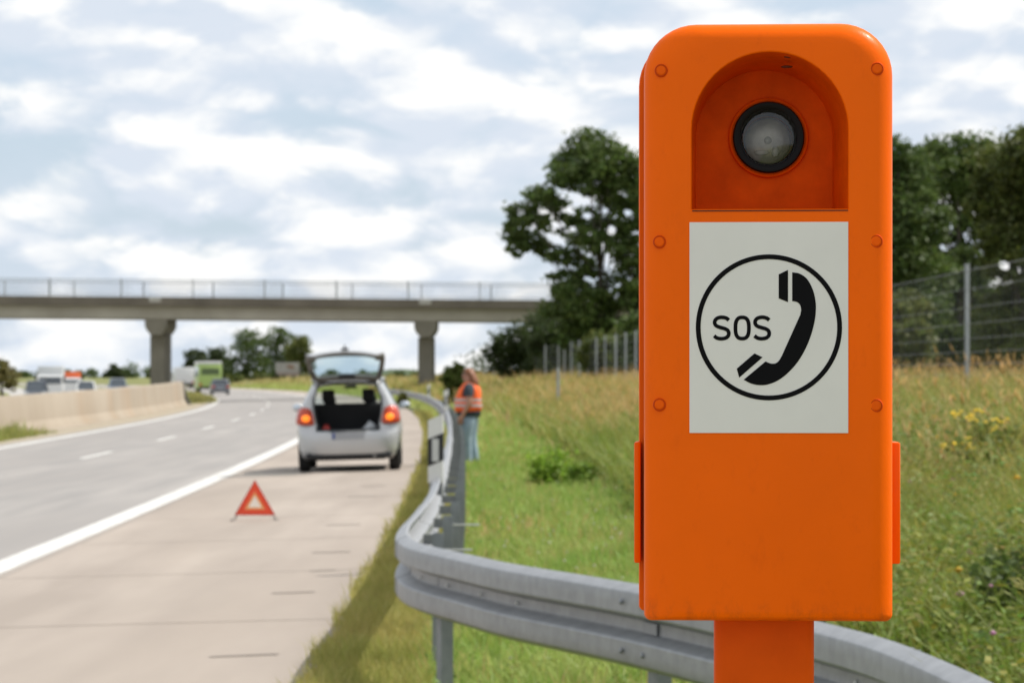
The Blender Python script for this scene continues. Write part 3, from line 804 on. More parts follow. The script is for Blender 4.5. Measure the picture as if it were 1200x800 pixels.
MB().box(-.255, -.215, -.0145, -.0125, .529, .631).build('plate_band', m_blue, pl)
MB().box(-.30, .30, -.006, .01, .642, .654, .003).build('plate_light_bar', m_trim, car)
for s in (-1, 1):
    for y in AX:
        ty = MB(); xa = s * .735
        ty.lathe([(.185, -.085), (.265, -.092), (.288, -.08), (.295, -.05), (.295, .05), (.288, .08), (.265, .092), (.185, .085), (.185, -.085)], 30, 'x', (xa, y, RW))
        wo = ty.build('wheel', m_tyre, car, smooth=True, sharp=40)
        rm = MB(); rm.lathe([(.001, s * .06), (.06, s * .065), (.07, s * .05), (.17, s * .055), (.188, s * .085), (.188, -s * .08), (.1, -s * .06), (.001, -s * .06)], 26, 'x', (xa, y, RW)); rm.build('rim', m_rim, wo, smooth=True, sharp=40)
        lin = MB(); lin.box(s * .62 - .012, s * .62 + .012, y - .36, y + .36, .25, .66); lin.build('wheel_arch_liner', m_trim, car)
# raised tailgate: hinge at the roof edge, window rising backwards, lower panel level on top
gate = empty('tailgate', (0, .22, 1.50)); gate.parent = car
def gate_pt(x, a, lift=0.0):
    """a: 0 hinge .. 1 window top edge .. 1.35 handle end"""
    ys = float(np.interp(a, [0, .5, 1, 1.12, 1.4], [0, -.40, -.74, -.86, -1.10])); zs = float(np.interp(a, [0, .5, 1, 1.12, 1.4], [0, .19, .40, .435, .40]))
    return Vector((x, ys, zs + lift))
wof = lambda a: float(np.interp(a, [0, .12, .5, .85, 1.05, 1.25, 1.4], [.49, .545, .605, .635, .625, .59, .50]))
A_ = [0, .06, .14, .3, .5, .7, .86, .97, 1.05, 1.15, 1.28, 1.4]
NX = 17
q_ = np.linspace(-1, 1, NX)
outer_g = [[gate_pt(wof(a) * q, a, -.05 * q * q * (.5 + a * .5)) for q in q_] for a in A_]
gb = MB(); vs = [p for r in outer_g for p in r]; fs = []
for i in range(len(A_) - 1):
    for j in range(NX - 1):
        am = (A_[i] + A_[i + 1]) / 2; qm = abs((q_[j] + q_[j + 1]) / 2)
        if .14 <= am <= .97 and qm < .86 - (.14 if am < .2 else 0) - (.10 if am > .86 else 0): continue
        fs.append((i * NX + j, i * NX + j + 1, (i + 1) * NX + j + 1, (i + 1) * NX + j))
gb.add(vs, fs); go = gb.build('gate_frame', mat('gate_inner_trim', (.15, .145, .135), rough=.6), gate, smooth=True, sharp=50)
so_ = go.modifiers.new('thickness', 'SOLIDIFY'); so_.thickness = .055; so_.offset = 0
sp_ = MB(); sp_.rings([[gate_pt(wof(a) * q * 1.005, a, -.05 * q * q * (.5 + a * .5) + .032) for q in q_] for a in (.98, 1.05, 1.15, 1.28, 1.4)], close=False); sp_.build('outer_panel', m_silver, gate, smooth=True)
gl = MB(); gl.rings([[gate_pt(wof(a) * q * .90, a, -.05 * q * q * (.5 + a * .5) + .012) for q in q_] for a in (.10, .3, .5, .7, .86, .99)], close=False); gl.build('rear_window', m_tg, gate, smooth=True)
b = MB(); p0 = gate_pt(0, .16, -.03); b.box(-.135, .135, p0.y - .06, p0.y + .06, p0.z - .03, p0.z + .055, .02); b.build('brake_light_housing', m_trim, gate, smooth=True, sharp=40)
b = MB(); p0 = gate_pt(0, 1.12, .03); b.box(-.06, .06, p0.y - .05, p0.y + .02, p0.z - .012, p0.z + .028, .010); b.tube([p0 + Vector((0, -.02, .022)), p0 + Vector((0, .005, .075))], .012, 8); b.build('handle', m_trim, gate, smooth=True, sharp=40)
for s in (-1, 1):
    b = MB(); b.tube([(s * .52, .02, -.12), gate_pt(s * .58, .55, -.09)], .011, 8); b.build('gas_strut', m_trim, gate, smooth=True)
# things left in the boot
cm = car.matrix_basis.copy(); cm = Matrix.Translation(car.location) @ Matrix.Rotation(car.rotation_euler.z, 4, 'Z') @ Matrix.Rotation(car.rotation_euler.y, 4, 'Y')
def in_car(name, p, rz, **k):
    o = empty(name, tuple(cm @ Vector(p)), rz, **k); return o
bag = MB()
g = []
for t, r in ((0, .6), (.15, 1), (.5, 1.05), (.8, .85), (1, .35)):
    g.append([Vector((.19 * r * math.cos(a) * (1 + .08 * math.sin(3 * a)), .10 * r * math.sin(a), .16 * t * (1 + .5 * math.cos(a)))) for a in [2 * PI * k / 18 for k in range(18)]])
bag.rings(g, True, True, True); o = bag.build('cloth_bag', mat('pale_cloth', (.55, .56, .57), rough=.9, bump=.3), None, smooth=True)
o.location = cm @ Vector((.27, .27, .572)); o.rotation_euler.z = .1; tag(o, 'pale crumpled bag lying on the right of the open boot', 'bag')
t = MB(); t.box(-.06, .06, -.05, .05, 0, .16, .015); t.tube([(-.03, 0, .155), (-.03, 0, .185), (.03, 0, .185), (.03, 0, .155)], .010, 8)
o = t.build('red_canister', mat('red_can', (.45, .03, .02), rough=.4), None, smooth=True, sharp=40); o.location = cm @ Vector((-.36, .24, .572)); tag(o, 'small red canister standing on the left of the open boot', 'canister')

# ------------------------------------------------------------------ warning triangle
YT = 33.6; ut = (298.7 - 600) / F * YT + float(off(YT))
tri = empty('warning_triangle', tuple(P(ut, YT, .004)), 0, label='red reflective warning triangle standing on the hard shoulder', cat='warning triangle')
m_tr = mat('red_reflector', (.86, .075, .022), rough=.35, var=.06, scale=40., emit=None)
m_tf = mat('orange_fluorescent', (.95, .42, .14), rough=.6)
m_edge = mat('red_plastic_edge', (.45, .02, .01), rough=.5)
sd_, zb = .44, .055; hh = sd_ * math.sqrt(3) / 2; cz_ = zb + hh / 3
def trip(k, y): return [Vector((k * hh * 2 / 3 * math.cos(a), y, cz_ + k * hh * 2 / 3 * math.sin(a))) for a in (R(90), R(210), R(330))]
tb = MB(); tb.rings([trip(1.0, -.008), trip(1.0, .008), trip(.93, .008), trip(.93, -.008), trip(1.0, -.008)]); tb.build('frame', m_edge, tri)
tb = MB(); tb.rings([trip(.925, -.006), trip(.925, .004), trip(.50, .004), trip(.50, -.006), trip(.925, -.006)]); tb.build('reflector_panel', m_tr, tri)
tb = MB(); tb.rings([trip(.495, -.004), trip(.495, .003), trip(.33, .003), trip(.33, -.004), trip(.495, -.004)]); tb.build('fluorescent_panel', m_tf, tri)
m_ft = mat('grey_steel_wire', (.25, .24, .22), rough=.5, metal=.6)
for s in (-1, 1):
    for q in (-1, 1):
        b = MB(); b.tube([(s * .20, 0, zb + .004), (s * .215, q * .10, .012), (s * .255, q * .13, .006)], .006, 6); b.build('leg', m_ft, tri, smooth=True)

# ------------------------------------------------------------------ person by the barrier
m_skin = mat('skin', (.42, .21, .14), rough=.55, var=.05, scale=20.)
m_hair = mat('auburn_hair', (.15, .05, .018), rough=.55, second=(.28, .105, .04), scale=40., bump=.4, bscale=80.)
m_vest = mat('orange_vest', (.95, .135, .018), rough=.7, var=.08, scale=9., bump=.5, bscale=14.)
m_band = mat('reflective_band', (.48, .46, .44), rough=.4, var=.08)
m_tee = mat('dark_grey_shirt', (.035, .045, .055), rough=.9, bump=.3, bscale=30.)
m_jean = mat('pale_blue_jeans', (.19, .27, .34), rough=.9, second=(.32, .41, .47), scale=7., bump=.5, bscale=20.)
m_shoe = mat('dark_shoe', (.05, .045, .04), rough=.6)
def skin(name, chains, m, parent, sub=2, root=0, fat=1.3):
    """chains: list of lists of (point, radius); points closer than 1 mm are shared joints"""
    me = bpy.data.meshes.new(name); vs, rad, ed = [], [], []
    def vid(p, r):
        for i, q in enumerate(vs):
            if (Vector(q) - Vector(p)).length < 1e-3: return i
        vs.append(tuple(p)); rad.append(r); return len(vs) - 1
    for ch in chains:
        ids = [vid(p, r) for p, r in ch]; ed += list(zip(ids[:-1], ids[1:]))
    me.from_pydata(vs, ed, []); o = bpy.data.objects.new(name, me); COL.objects.link(o)
    sk = o.modifiers.new('skin', 'SKIN'); sk.use_smooth_shade = True
    for i, sv in enumerate(me.skin_vertices[0].data):
        r = rad[i]; sv.radius = (r * fat, r * fat) if not hasattr(r, '__len__') else (r[0] * fat, r[1] * fat); sv.use_root = (i == root)
    sb = o.modifiers.new('sub', 'SUBSURF'); sb.levels = sub; sb.render_levels = sub
    dg = bpy.context.evaluated_depsgraph_get(); ev = o.evaluated_get(dg)
    me2 = bpy.data.meshes.new_from_object(ev); bpy.data.objects.remove(o); bpy.data.meshes.remove(me)
    me2.name = name; me2.materials.clear(); me2.materials.append(m)
    me2.polygons.foreach_set('use_smooth', [True] * len(me2.polygons))
    return link(bpy.data.objects.new(name, me2), parent)
YP = 53.2; up = (549.5 - 600) / F * YP + float(off(YP))
per = empty('person', tuple(P(up, YP)), R(-8), label='person with shoulder-length auburn hair in an orange safety vest and pale jeans behind the barrier', cat='person')
# faces -x; camera side is -y.  Standing height 1.66 m.
def arm(s):
    sh = (.03, s * .175, 1.335); el = (.045, s * .238, 1.075); wr = (-.055, s * .238, .875); pa = (-.085, s * .225, .805)
    ch = [[((.02, 0, 1.345), .075), ((.022, s * .09, 1.35), .058), (sh, .052), (el, .037), (wr, .024), (pa, (.030, .016))]]
    for k in range(4):
        dx = -.030 + .02 * k; ln = (.8, 1.0, .95, .75)[k]
        b0 = Vector((pa[0] + dx * .9 - .006, pa[1], pa[2] - .040)); m1 = b0 + Vector((dx * .3 - .005, -s * .012, -.034 * ln)); t1 = m1 + Vector((.008, -s * .022, -.026 * ln))
        ch.append([(pa, (.030, .016)), (tuple(b0), .0100), (tuple(m1), .0088), (tuple(t1), .0070)])
    th = Vector(pa) + Vector((-.034, -s * .008, .022))
    ch.append([(pa, (.030, .016)), (tuple(th), .011), (tuple(th + Vector((-.018, -s * .010, -.026))), .0090), (tuple(th + Vector((-.020, -s * .016, -.050))), .0070)])
    return ch
def leg(s, dx): 
    return [((0, 0, .93), .11), ((dx * .2, s * .085, .86), .062), ((-.012 + dx * .5, s * .092, .47), .060), ((.028 + dx, s * .095, .10), .040), ((.02 + dx, s * .095, .045), .040), ((-.12 + dx, s * .105, .030), .032)]
chains = [[((0, 0, .93), .11), ((.0, 0, 1.06), .095), ((.008, 0, 1.20), .10), ((.02, 0, 1.345), .075), ((.012, 0, 1.425), .05), ((-.004, 0, 1.475), .055), ((-.008, 0, 1.53), (.078, .088)), ((-.002, 0, 1.60), (.066, .074))], leg(1, .05), leg(-1, -.03)] + arm(1) + arm(-1)
# nose, chin, ears grow from the head
chains += [[((-.008, 0, 1.53), (.078, .088)), ((-.085, 0, 1.535), .018), ((-.108, 0, 1.522), .012)], [((-.004, 0, 1.475), .055), ((-.066, 0, 1.462), .024)]]
skin('body', chains, m_skin, per)
def loft(name, rs, m, n=26, smooth=True, thick=.0):
    b = MB(); b.rings([[Vector((cx_ + rx * math.cos(2 * PI * k / n), cy_ + ry * math.sin(2 * PI * k / n), z)) for k in range(n)] for (cx_, cy_, z, rx, ry) in rs]); o = b.build(name, m, per, smooth=True)
    if thick: o.modifiers.new('thickness', 'SOLIDIFY').thickness = thick
    return o
# jeans, legs and seat in one piece
skin('jeans', [[((0, 0, .985), (.130, .155)), ((.005, 0, .90), (.145, .160)), ((.012, .088, .84), .118), ((.012, .094, .48), .078), ((.076, .097, .10), .063), ((.08, .097, .055), .064)], [((.005, 0, .90), (.145, .160)), ((-.004, -.088, .84), .118), ((-.028, -.094, .48), .078), ((-.004, -.097, .10), .063), ((0, -.097, .055), .064)]], m_jean, per, fat=1.18)
for s, dx in ((1, .05), (-1, -.03)):
    b = MB(); b.rings([[Vector((x_ + dx, s * .10 + w_ * math.sin(a), z0 + h_ * (1 + math.cos(a)) / 2)) for a in [2 * PI * k / 14 for k in range(14)]] for (x_, w_, z0, h_) in ((.085, .015, .004, .05), (.07, .042, .0, .10), (-.02, .045, .0, .095), (-.10, .048, .0, .07), (-.155, .036, .0, .05), (-.18, .010, .005, .025))], True, True, True)
    b.build('shoe', m_shoe, per, smooth=True)
# shirt: hem shows below the vest, short sleeves
loft('shirt', [(-.002, 0, .85, .178, .186), (-.004, 0, .93, .182, .182), (-.004, 0, 1.0, .172, .172), (.008, 0, 1.15, .148, .165), (.015, 0, 1.30, .14, .17), (.02, 0, 1.375, .10, .13), (.014, 0, 1.42, .062, .066)], m_tee, thick=.006)
for s in (-1, 1):
    b = MB(); b.tube([(.02, s * .10, 1.345), (.03, s * .172, 1.34), (.034, s * .20, 1.27), (.04, s * .222, 1.185)], [.07, .078, .070, .062], 16, False); b.build('sleeve', m_tee, per, smooth=True)
# vest with armholes left open where the sleeves pass
n = 40; rs = [(-.01, 0, .93, .200, .186), (-.012, 0, 1.0, .205, .184), (-.012, 0, 1.06, .200, .178), (-.008, 0, 1.12, .196, .172), (-.002, 0, 1.18, .190, .168), (.004, 0, 1.24, .180, .166), (.010, 0, 1.30, .164, .168), (.018, 0, 1.36, .132, .168), (.018, 0, 1.405, .098, .125), (.012, 0, 1.43, .072, .085)]
vs, fs = [], []
for (cx_, cy_, z, rx, ry) in rs:
    for k in range(n):
        a = 2 * PI * k / n; f = 1 + .02 * math.sin(5 * a + z * 9)
        vs.append(Vector((cx_ + rx * f * math.cos(a), cy_ + ry * f * math.sin(a), z + (.012 * math.cos(a) if z < 1 else 0))))
for i in range(len(rs) - 1):
    for k in range(n):
        a = 2 * PI * (k + .5) / n
        if 1.17 < (rs[i][2] + rs[i + 1][2]) / 2 < 1.38 and abs(math.sin(a)) > .90: continue
        fs.append((i * n + k, i * n + (k + 1) % n, (i + 1) * n + (k + 1) % n, (i + 1) * n + k))
vo = MB().add(vs, fs).build('safety_vest', m_vest, per, smooth=True); vo.modifiers.new('thickness', 'SOLIDIFY').thickness = .008
for (z, r_x, r_y) in ((1.035, .209, .186), (1.125, .202, .178)):
    b = MB(); b.rings([[Vector((-.010 + r_x * (1 + .02 * math.sin(5 * a + z * 9)) * math.cos(a), r_y * (1 + .02 * math.sin(5 * a + z * 9)) * math.sin(a), zz_)) for a in [2 * PI * k / n for k in range(n)]] for zz_ in (z - .024, z + .024)]); b.build('reflective_band', m_band, vo, smooth=True)
# hair: cap and falling back
rs = []
hb = MB()
for (z, xf, xb, ry) in ((1.32, .065, .135, .060), (1.37, .030, .150, .098), (1.42, .005, .152, .108), (1.48, -.004, .138, .110), (1.53, -.012, .118, .103), (1.58, -.055, .104, .098), (1.62, -.084, .085, .084), (1.655, -.060, .058, .055), (1.668, -.020, .025, .02)):
    mx_ = (xf + xb) / 2; hx = (xb - xf) / 2
    rs.append([Vector((mx_ + hx * math.cos(a) * (1 + .05 * math.sin(7 * a + z * 30)), ry * math.sin(a) * (1 + .05 * math.sin(9 * a)), z)) for a in [2 * PI * k / 28 for k in range(28)]])
hb.rings(rs, True, True, True); hb.build('hair', m_hair, per, smooth=True)
b = MB()
for s in (-1, 1):
    b.box(-.088, -.03, s * .080 - .006, s * .080 + .006, 1.552, 1.562); b.ell((-.084, s * .036, 1.548), (.010, .030, .021), 12, 8)
b.box(-.094, -.086, -.012, .012, 1.553, 1.561); b.build('sunglasses', mat('dark_glasses', (.012, .012, .014), rough=.1), per)
b = MB(); b.ell((-.088, 0, 1.492), (.006, .024, .007), 10, 6); b.build('mouth', mat('lips', (.36, .12, .10), rough=.5), per, smooth=True)

per.scale = (1.14, 1.14, 1.0)
# ------------------------------------------------------------------ distant traffic
def wheels(root, xs, ys, r=.33, w=.11):
    for x in xs:
        for y in ys:
            b = MB(); b.lathe([(.001, -w), (r * .9, -w), (r, -w * .7), (r, w * .7), (r * .9, w), (.001, w)], 18, 'x', (x, y, r)); b.build('wheel', m_tyre, root, smooth=True, sharp=40)
def far_car(name, u, Y, paint, flip, label, cat, H=1.47, Wd=1.74, Ln=4.3, van=False):
    """y runs from the end nearest to the viewer; flip: the front faces the viewer"""
    r0 = empty(name, tuple(P(u, Y, .004)), head(Y), label=label, cat=cat, group='traffic on the motorway')
    h2 = Wd / 2; fz = H
    belt = .95 if not van else 1.15
    # side profile (y, z) by stations: lower body then cabin
    st = [(0, .42, .78), (.06, .25, belt - .06), (.3, .22, belt), (Ln * .5, .2, belt + .02), (Ln - 1.1, .2, belt - .02), (Ln - .3, .25, belt - .18), (Ln, .4, belt - .3)]
    if flip: st = [(Ln - a, b_, c_) for a, b_, c_ in st][::-1]
    b = MB()
    b.rings([[Vector((q * h2 * k, y, z)) for q, z, k in ((-1, zl, .94), (-1, (zl + zt) / 2, 1), (-1, zt, .96), (1, zt, .96), (1, (zl + zt) / 2, 1), (1, zl, .94))] for y, zl, zt in st], True, True, True)
    cab = [(.12, belt - .02, .90), (.42 if not van else .2, H - .06, .74), (.8, H, .72), (Ln * .52, H - .01, .72), (Ln * .60, H - .06, .73), (Ln * .60 + .85, belt - .05, .88)]
    if flip: cab = [(Ln - a, z, k) for a, z, k in cab][::-1]
    r_y = [cab[1], cab[2], cab[3], cab[4]]
    b.rings([[Vector((q * h2 * k, y, z - .0 if abs(q) < .9 else z - .04)) for q in (-1, -.6, 0, .6, 1)] for y, z, k in r_y], close=False)
    b.rings([[Vector((q * h2 * k, y, z - .06)) for q in (-1, 1)] for y, z, k in r_y], close=False)
    for s in (-1, 1):
        for (i, j) in ((0, 1), (5, 4)):
            ya, za, ka = cab[i]; yb, zb_, kb = cab[j]; b.tube([(s * h2 * ka, ya, za), (s * h2 * kb, yb, zb_)], .05, 6)
        ym = Ln * .42 if not flip else Ln * .58
        b.tube([(s * h2 * .92, ym, belt), (s * h2 * .73, ym, H - .05)], .05, 6)
    b.build('body', paint, r0, smooth=True, sharp=30)
    dk = MATS.get('far_dark_glass') or mat('far_dark_glass', (.05, .06, .07), rough=.08, spec=.8)
    for (i, j, nm) in ((0, 1, 'rear_window' if not flip else 'windscreen'), (5, 4, 'windscreen' if not flip else 'rear_window')):
        ya, za, ka = cab[i]; yb, zb_, kb = cab[j]; d = .02 if i == 0 else -.02
        mesh_obj(nm, [(-h2 * ka * .93, ya + d, za), (h2 * ka * .93, ya + d, za), (h2 * kb * .93, yb + d, zb_ - .04), (-h2 * kb * .93, yb + d, zb_ - .04)], [(0, 1, 2, 3)], dk, r0)
    for s in (-1, 1):
        (ya, za, ka), (yb, zb_, kb), (yc, zc, kc), (yd, zd, kd) = cab[0], cab[1], cab[4], cab[5]
        mesh_obj('side_window', [(s * h2 * (ka + .015), ya + .25, belt + .01), (s * h2 * (kd + .015), yd - .2, belt + .01), (s * h2 * (kc - .005), yc, H - .10), (s * h2 * (kb - .005), yb, H - .10)], [(0, 1, 2, 3)], dk, r0)
        near = MB(); near.box(s * h2 * .78 - .16, s * h2 * .78 + .16, -.012 if not flip else -.02, .05, .66, .86, .02)
        near.build('tail_lamp' if not flip else 'headlamp', m_red if not flip else mat('headlamp_glass', (.6, .62, .64), rough=.1), r0)
        b = MB(); b.ell((s * (h2 + .08), Ln * .62 if not flip else Ln * .38, belt + .06), (.10, .06, .07), 10, 6); b.build('door_mirror', paint, r0, smooth=True)
    b = MB(); b.box(-.26, .26, -.01, .01, .52, .63); b.build('number_plate', m_plate, r0)
    wheels(r0, (-h2 * .86, h2 * .86), (.78, Ln - .82), .31)
    return r0
def far_truck(name, u, Y, box_c, cab_c, flip, label, cat, H=3.6, Wd=2.5, Ln=9.0, coach=False, cab_h=None, rear=None):
    r0 = empty(name, tuple(P(u, Y, .004)), head(Y), label=label, cat=cat, group='traffic on the motorway')
    h2 = Wd / 2; cl = 2.2; cab_h = cab_h or H * .82
    dk = MATS.get('far_dark_glass') or mat('far_dark_glass', (.05, .06, .07), rough=.08, spec=.8)
    y0, y1 = (0, Ln) if coach else ((0, Ln - cl - .15) if not flip else (cl + .15, Ln))
    b = MB(); b.box(-h2, h2, y0, y1, .75 if not coach else .35, H, .08); bb = b.build('box_body' if not coach else 'body', box_c, r0, smooth=True, sharp=35)
    if not coach:
        c0 = 0 if flip else Ln - cl
        b = MB(); pr = [(0, .55, 0), (.02, 1.3, 0), (.0, 1.35, 0)]
        f = (lambda y: c0 + y) if flip else (lambda y: Ln - y)
        b.rings([[Vector((q * h2 * .98, f(y), z)) for (y, z) in ((.0, .45), (.0, 1.35), (.22, cab_h - .1), (.4, cab_h), (cl, cab_h), (cl, .45))] for q in (-1, 1)], True, True, True)
        b.build('cab', cab_c, r0)
        wq = [(-h2 * .86, f(-.012 + .03), 1.42), (h2 * .86, f(.018), 1.42), (h2 * .84, f(.185), cab_h - .22), (-h2 * .84, f(.185), cab_h - .22)]
        mesh_obj('windscreen', [(x, y - (.035 if flip else -.035), z) for x, y, z in wq], [(0, 1, 2, 3)], dk, r0)
        for s in (-1, 1):
            mesh_obj('side_window', [(s * (h2 * .98 + .008), f(.35), 1.45), (s * (h2 * .98 + .008), f(1.25), 1.45), (s * (h2 * .98 + .008), f(1.25), cab_h - .3), (s * (h2 * .98 + .008), f(.45), cab_h - .3)], [(0, 1, 2, 3)], dk, r0)
            b = MB(); b.box(s * (h2 + .12) - .09, s * (h2 + .12) + .09, f(.2) - .05, f(.2) + .05, 1.5, 2.2, .03); b.build('door_mirror', m_trim, r0)
            if flip:
                b = MB(); b.box(s * .85 - .18, s * .85 + .18, -.03, .03, .62, .82, .03); b.build('headlamp', mat('headlamp_glass', (.6, .62, .64), rough=.1), r0)
        b = MB(); b.box(-h2 * .8, h2 * .8, .3, Ln - .3, .5, .75); b.box(-h2, h2, y1 - .15 if flip else .0, y1 if flip else .15, .45, .62); b.build('chassis', m_trim, r0)
    else:
        mesh_obj('rear_window', [(-h2 * .8, -.006, H - 1.15), (h2 * .8, -.006, H - 1.15), (h2 * .74, -.006, H - .45), (-h2 * .74, -.006, H - .45)], [(0, 1, 2, 3)], rear or dk, r0)
        b = MB(); b.box(-h2 * .98, h2 * .98, .02, Ln - .1, H, H + .30, .09); b.build('roof_pod', cab_c, r0, smooth=True, sharp=35)
        for s in (-1, 1):
            mesh_obj('side_window', [(s * (h2 + .006), .5, H - 1.3), (s * (h2 + .006), Ln - .4, H - 1.3), (s * (h2 + .006), Ln - .4, H - .35), (s * (h2 + .006), .5, H - .35)], [(0, 1, 2, 3)], dk, r0)
        b = MB(); b.box(-h2 * .95, h2 * .95, -.05, .0, .36, .62, .02); b.build('bumper', m_trim, r0)
    if not flip:
        for s in (-1, 1):
            b = MB(); b.box(s * h2 * .84 - .12, s * h2 * .84 + .12, -.03, .01, .72, 1.0, .02); b.build('tail_lamp', m_red, r0)
    wheels(r0, (-h2 * .85, h2 * .85), ((1.0, Ln - 1.4) if not coach else (2.4, Ln - 2.2)), .48, .15)
    return r0
def uof(px, Y): return (px - 600) / F * Y + float(off(Y))
m_lime = mat('lime_paint', (.34, .46, .13), rough=.4, coat=.3); m_wht = mat('white_paint', (.66, .66, .65), rough=.4, coat=.3, var=.04)
m_gry = mat('mid_grey_paint', (.16, .175, .20), rough=.3, metal=.4, coat=.4); m_lgr = mat('pale_grey_panel', (.52, .53, .53), rough=.5, var=.04)
m_bsl = mat('slate_blue_paint', (.20, .24, .31), rough=.3, metal=.4, coat=.4); m_orp = mat('orange_red_panel', (.72, .13, .035), rough=.5)
far_truck('coach', uof(246.5, 335), 335, m_lime, m_wht, False, 'lime green coach with white roof seen from behind under the far trees', 'coach', H=3.05, Ln=11, coach=True, rear=mat('coach_rear_glass', (.10, .14, .06), rough=.15))
far_car('grey_car', uof(258.5, 298), 298, m_gry, False, 'dark grey car driving away right behind the lime green coach', 'car', Wd=1.78, H=1.52)
far_truck('box_truck', uof(217, 420), 420, m_wht, m_wht, False, 'white box truck farthest down the road, left of the lime green coach', 'truck', H=2.9, Ln=8)
far_truck('delivery_truck', uof(58.5, 285), 285, m_lgr, m_wht, True, 'pale grey box truck with dark windscreen coming closer beyond the concrete wall', 'truck', H=3.05, Ln=7.5, Wd=2.35, cab_h=2.25)
far_truck('orange_truck', uof(85, 345), 345, m_orp, m_wht, True, 'truck with orange red box just right of the pale grey truck', 'truck', H=2.6, Wd=1.9, Ln=7, cab_h=1.95)
far_car('white_van', uof(100, 268), 268, m_wht, True, 'low white car with dark glass below the orange red truck', 'car', H=1.72, Wd=1.8, Ln=4.8)
far_car('blue_grey_car', uof(138, 300), 300, m_bsl, True, 'slate blue people carrier beyond the wall, closest to the left bridge pier', 'car', H=1.92, Wd=1.85, Ln=4.6, van=True)
far_car('dark_car', uof(41, 255), 255, mat('dark_paint', (.07, .08, .10), rough=.3, metal=.4, coat=.4), True, 'dark car in front of the pale grey truck beyond the wall', 'car', H=1.78, Wd=1.85, Ln=4.6)
# ------------------------------------------------------------------ road bridge
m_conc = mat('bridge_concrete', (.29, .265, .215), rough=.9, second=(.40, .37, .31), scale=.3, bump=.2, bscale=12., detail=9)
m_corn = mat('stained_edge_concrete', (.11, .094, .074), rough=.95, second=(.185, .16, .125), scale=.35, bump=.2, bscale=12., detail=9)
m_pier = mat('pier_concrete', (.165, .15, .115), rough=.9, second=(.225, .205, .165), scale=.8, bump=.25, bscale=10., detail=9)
m_joint = mat('pale_joint_concrete', (.42, .40, .36), rough=.9)
m_rlg = mat('bridge_rail_steel', (.36, .38, .39), rough=.5, metal=.4)
YB = 220.0; KB = F / YB
bridge = empty('road_bridge', (0, YB, 0), label='long concrete road bridge with steel railings crossing over the motorway', cat='bridge')
def bz(x, py_l, py_r):     # height along the bridge: it falls gently to the right
    xl, xr = (0 - 600) / KB, (640 - 600) / KB
    return CZ + (HY - (py_l + (py_r - py_l) * (x - xl) / (xr - xl))) / KB
XB = np.linspace(-140, 24, 84)
def span(y0, y1, top, bot, name, m, parent=bridge, b=None):
    mb = MB()
    mb.rings([[Vector((x, y0, bz(x, *top))), Vector((x, y1, bz(x, *top))), Vector((x, y1, bz(x, *bot))), Vector((x, y0, bz(x, *bot)))] for x in XB], True, True, True)
    return mb.build(name, m, parent)
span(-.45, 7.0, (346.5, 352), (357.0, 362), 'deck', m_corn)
for yy in (.05, 4.9): span(yy, yy + 1.6, (357.2, 362.2), (371.8, 377.2), 'girder', m_conc)
piers = [((p - 600) / KB) for p in (182.5, 498.5)]; gap = piers[1] - piers[0]
for px_ in [piers[0] - gap * 4, piers[0] - gap * 3, piers[0] - gap * 2, piers[0] - gap, piers[0], piers[1]]:
    zt = bz(px_, 371.9, 377.3); z0 = -.8
    b = MB()
    sec = lambda hw, hd, z, c=.12: [Vector((px_ + x, 3.2 + y, z)) for x, y in ((-hw, -hd + c), (-hw + c, -hd), (hw - c, -hd), (hw, -hd + c), (hw, hd - c), (hw - c, hd), (-hw + c, hd), (-hw, hd - c))]
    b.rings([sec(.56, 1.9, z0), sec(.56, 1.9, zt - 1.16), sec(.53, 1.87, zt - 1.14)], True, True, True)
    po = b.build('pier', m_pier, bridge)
    b = MB(); cap = [(.40, -1.137), (.46, -1.05), (.62, -.86), (.74, -.66), (.79, -.5), (.80, -.34), (.80, -.002)]
    b.rings([sec(hw, 3.1, zt + dz, .08) for hw, dz in cap], True, True, True); b.build('pier_cap', m_pier, po)
    MB().box(px_ - .42, px_ + .42, -.50, -.452, bz(px_, 352.6, 358.2), bz(px_, 346.9, 352.4), .01).build('joint_cover', m_joint, bridge)
# railing on both sides: top bar, middle bar, posts, close-set bars
for yy, nm in ((-.25, 0), (6.8, 1)):
    b = MB(); top_, mid = (326., 332.), (334.5, 340.4)
    for q in (top_, (343.6, 349.2)):
        b.rings([[Vector((x, yy - .035, bz(x, *q))), Vector((x, yy + .035, bz(x, *q))), Vector((x, yy + .035, bz(x, *q) - .055)), Vector((x, yy - .035, bz(x, *q) - .055))] for x in XB], True, True, True)
    ro = b.build('railing', m_rlg, bridge)
    b = MB(); x = -140.0
    while x < 24:
        b.box(x - .009, x + .009, yy - .012, yy + .012, bz(x, 343.4, 349.0), bz(x, 326.6, 332.6)); x += .17
    b.build('infill_bars', m_rlg, ro)
    for k in range(-24, 12):
        x = (310.5 - 600) / KB + k * 5.06 + nm * .75
        if -140 < x < 24:
            MB().box(x - .05, x + .05, yy - .05, yy + .05, bz(x, 346.6, 352.1), bz(x, 325.2, 331.2)).build('railing_post', m_rlg, ro)
MB().box(-141, -128, -.3, 6.9, -.8, bz(-134, 372.2, 377.6), .05).build('abutment', m_conc, bridge)
MB().box(12.5, 25, -.3, 6.9, -.2, bz(18, 372.2, 377.6), .05).build('abutment', m_conc, bridge)
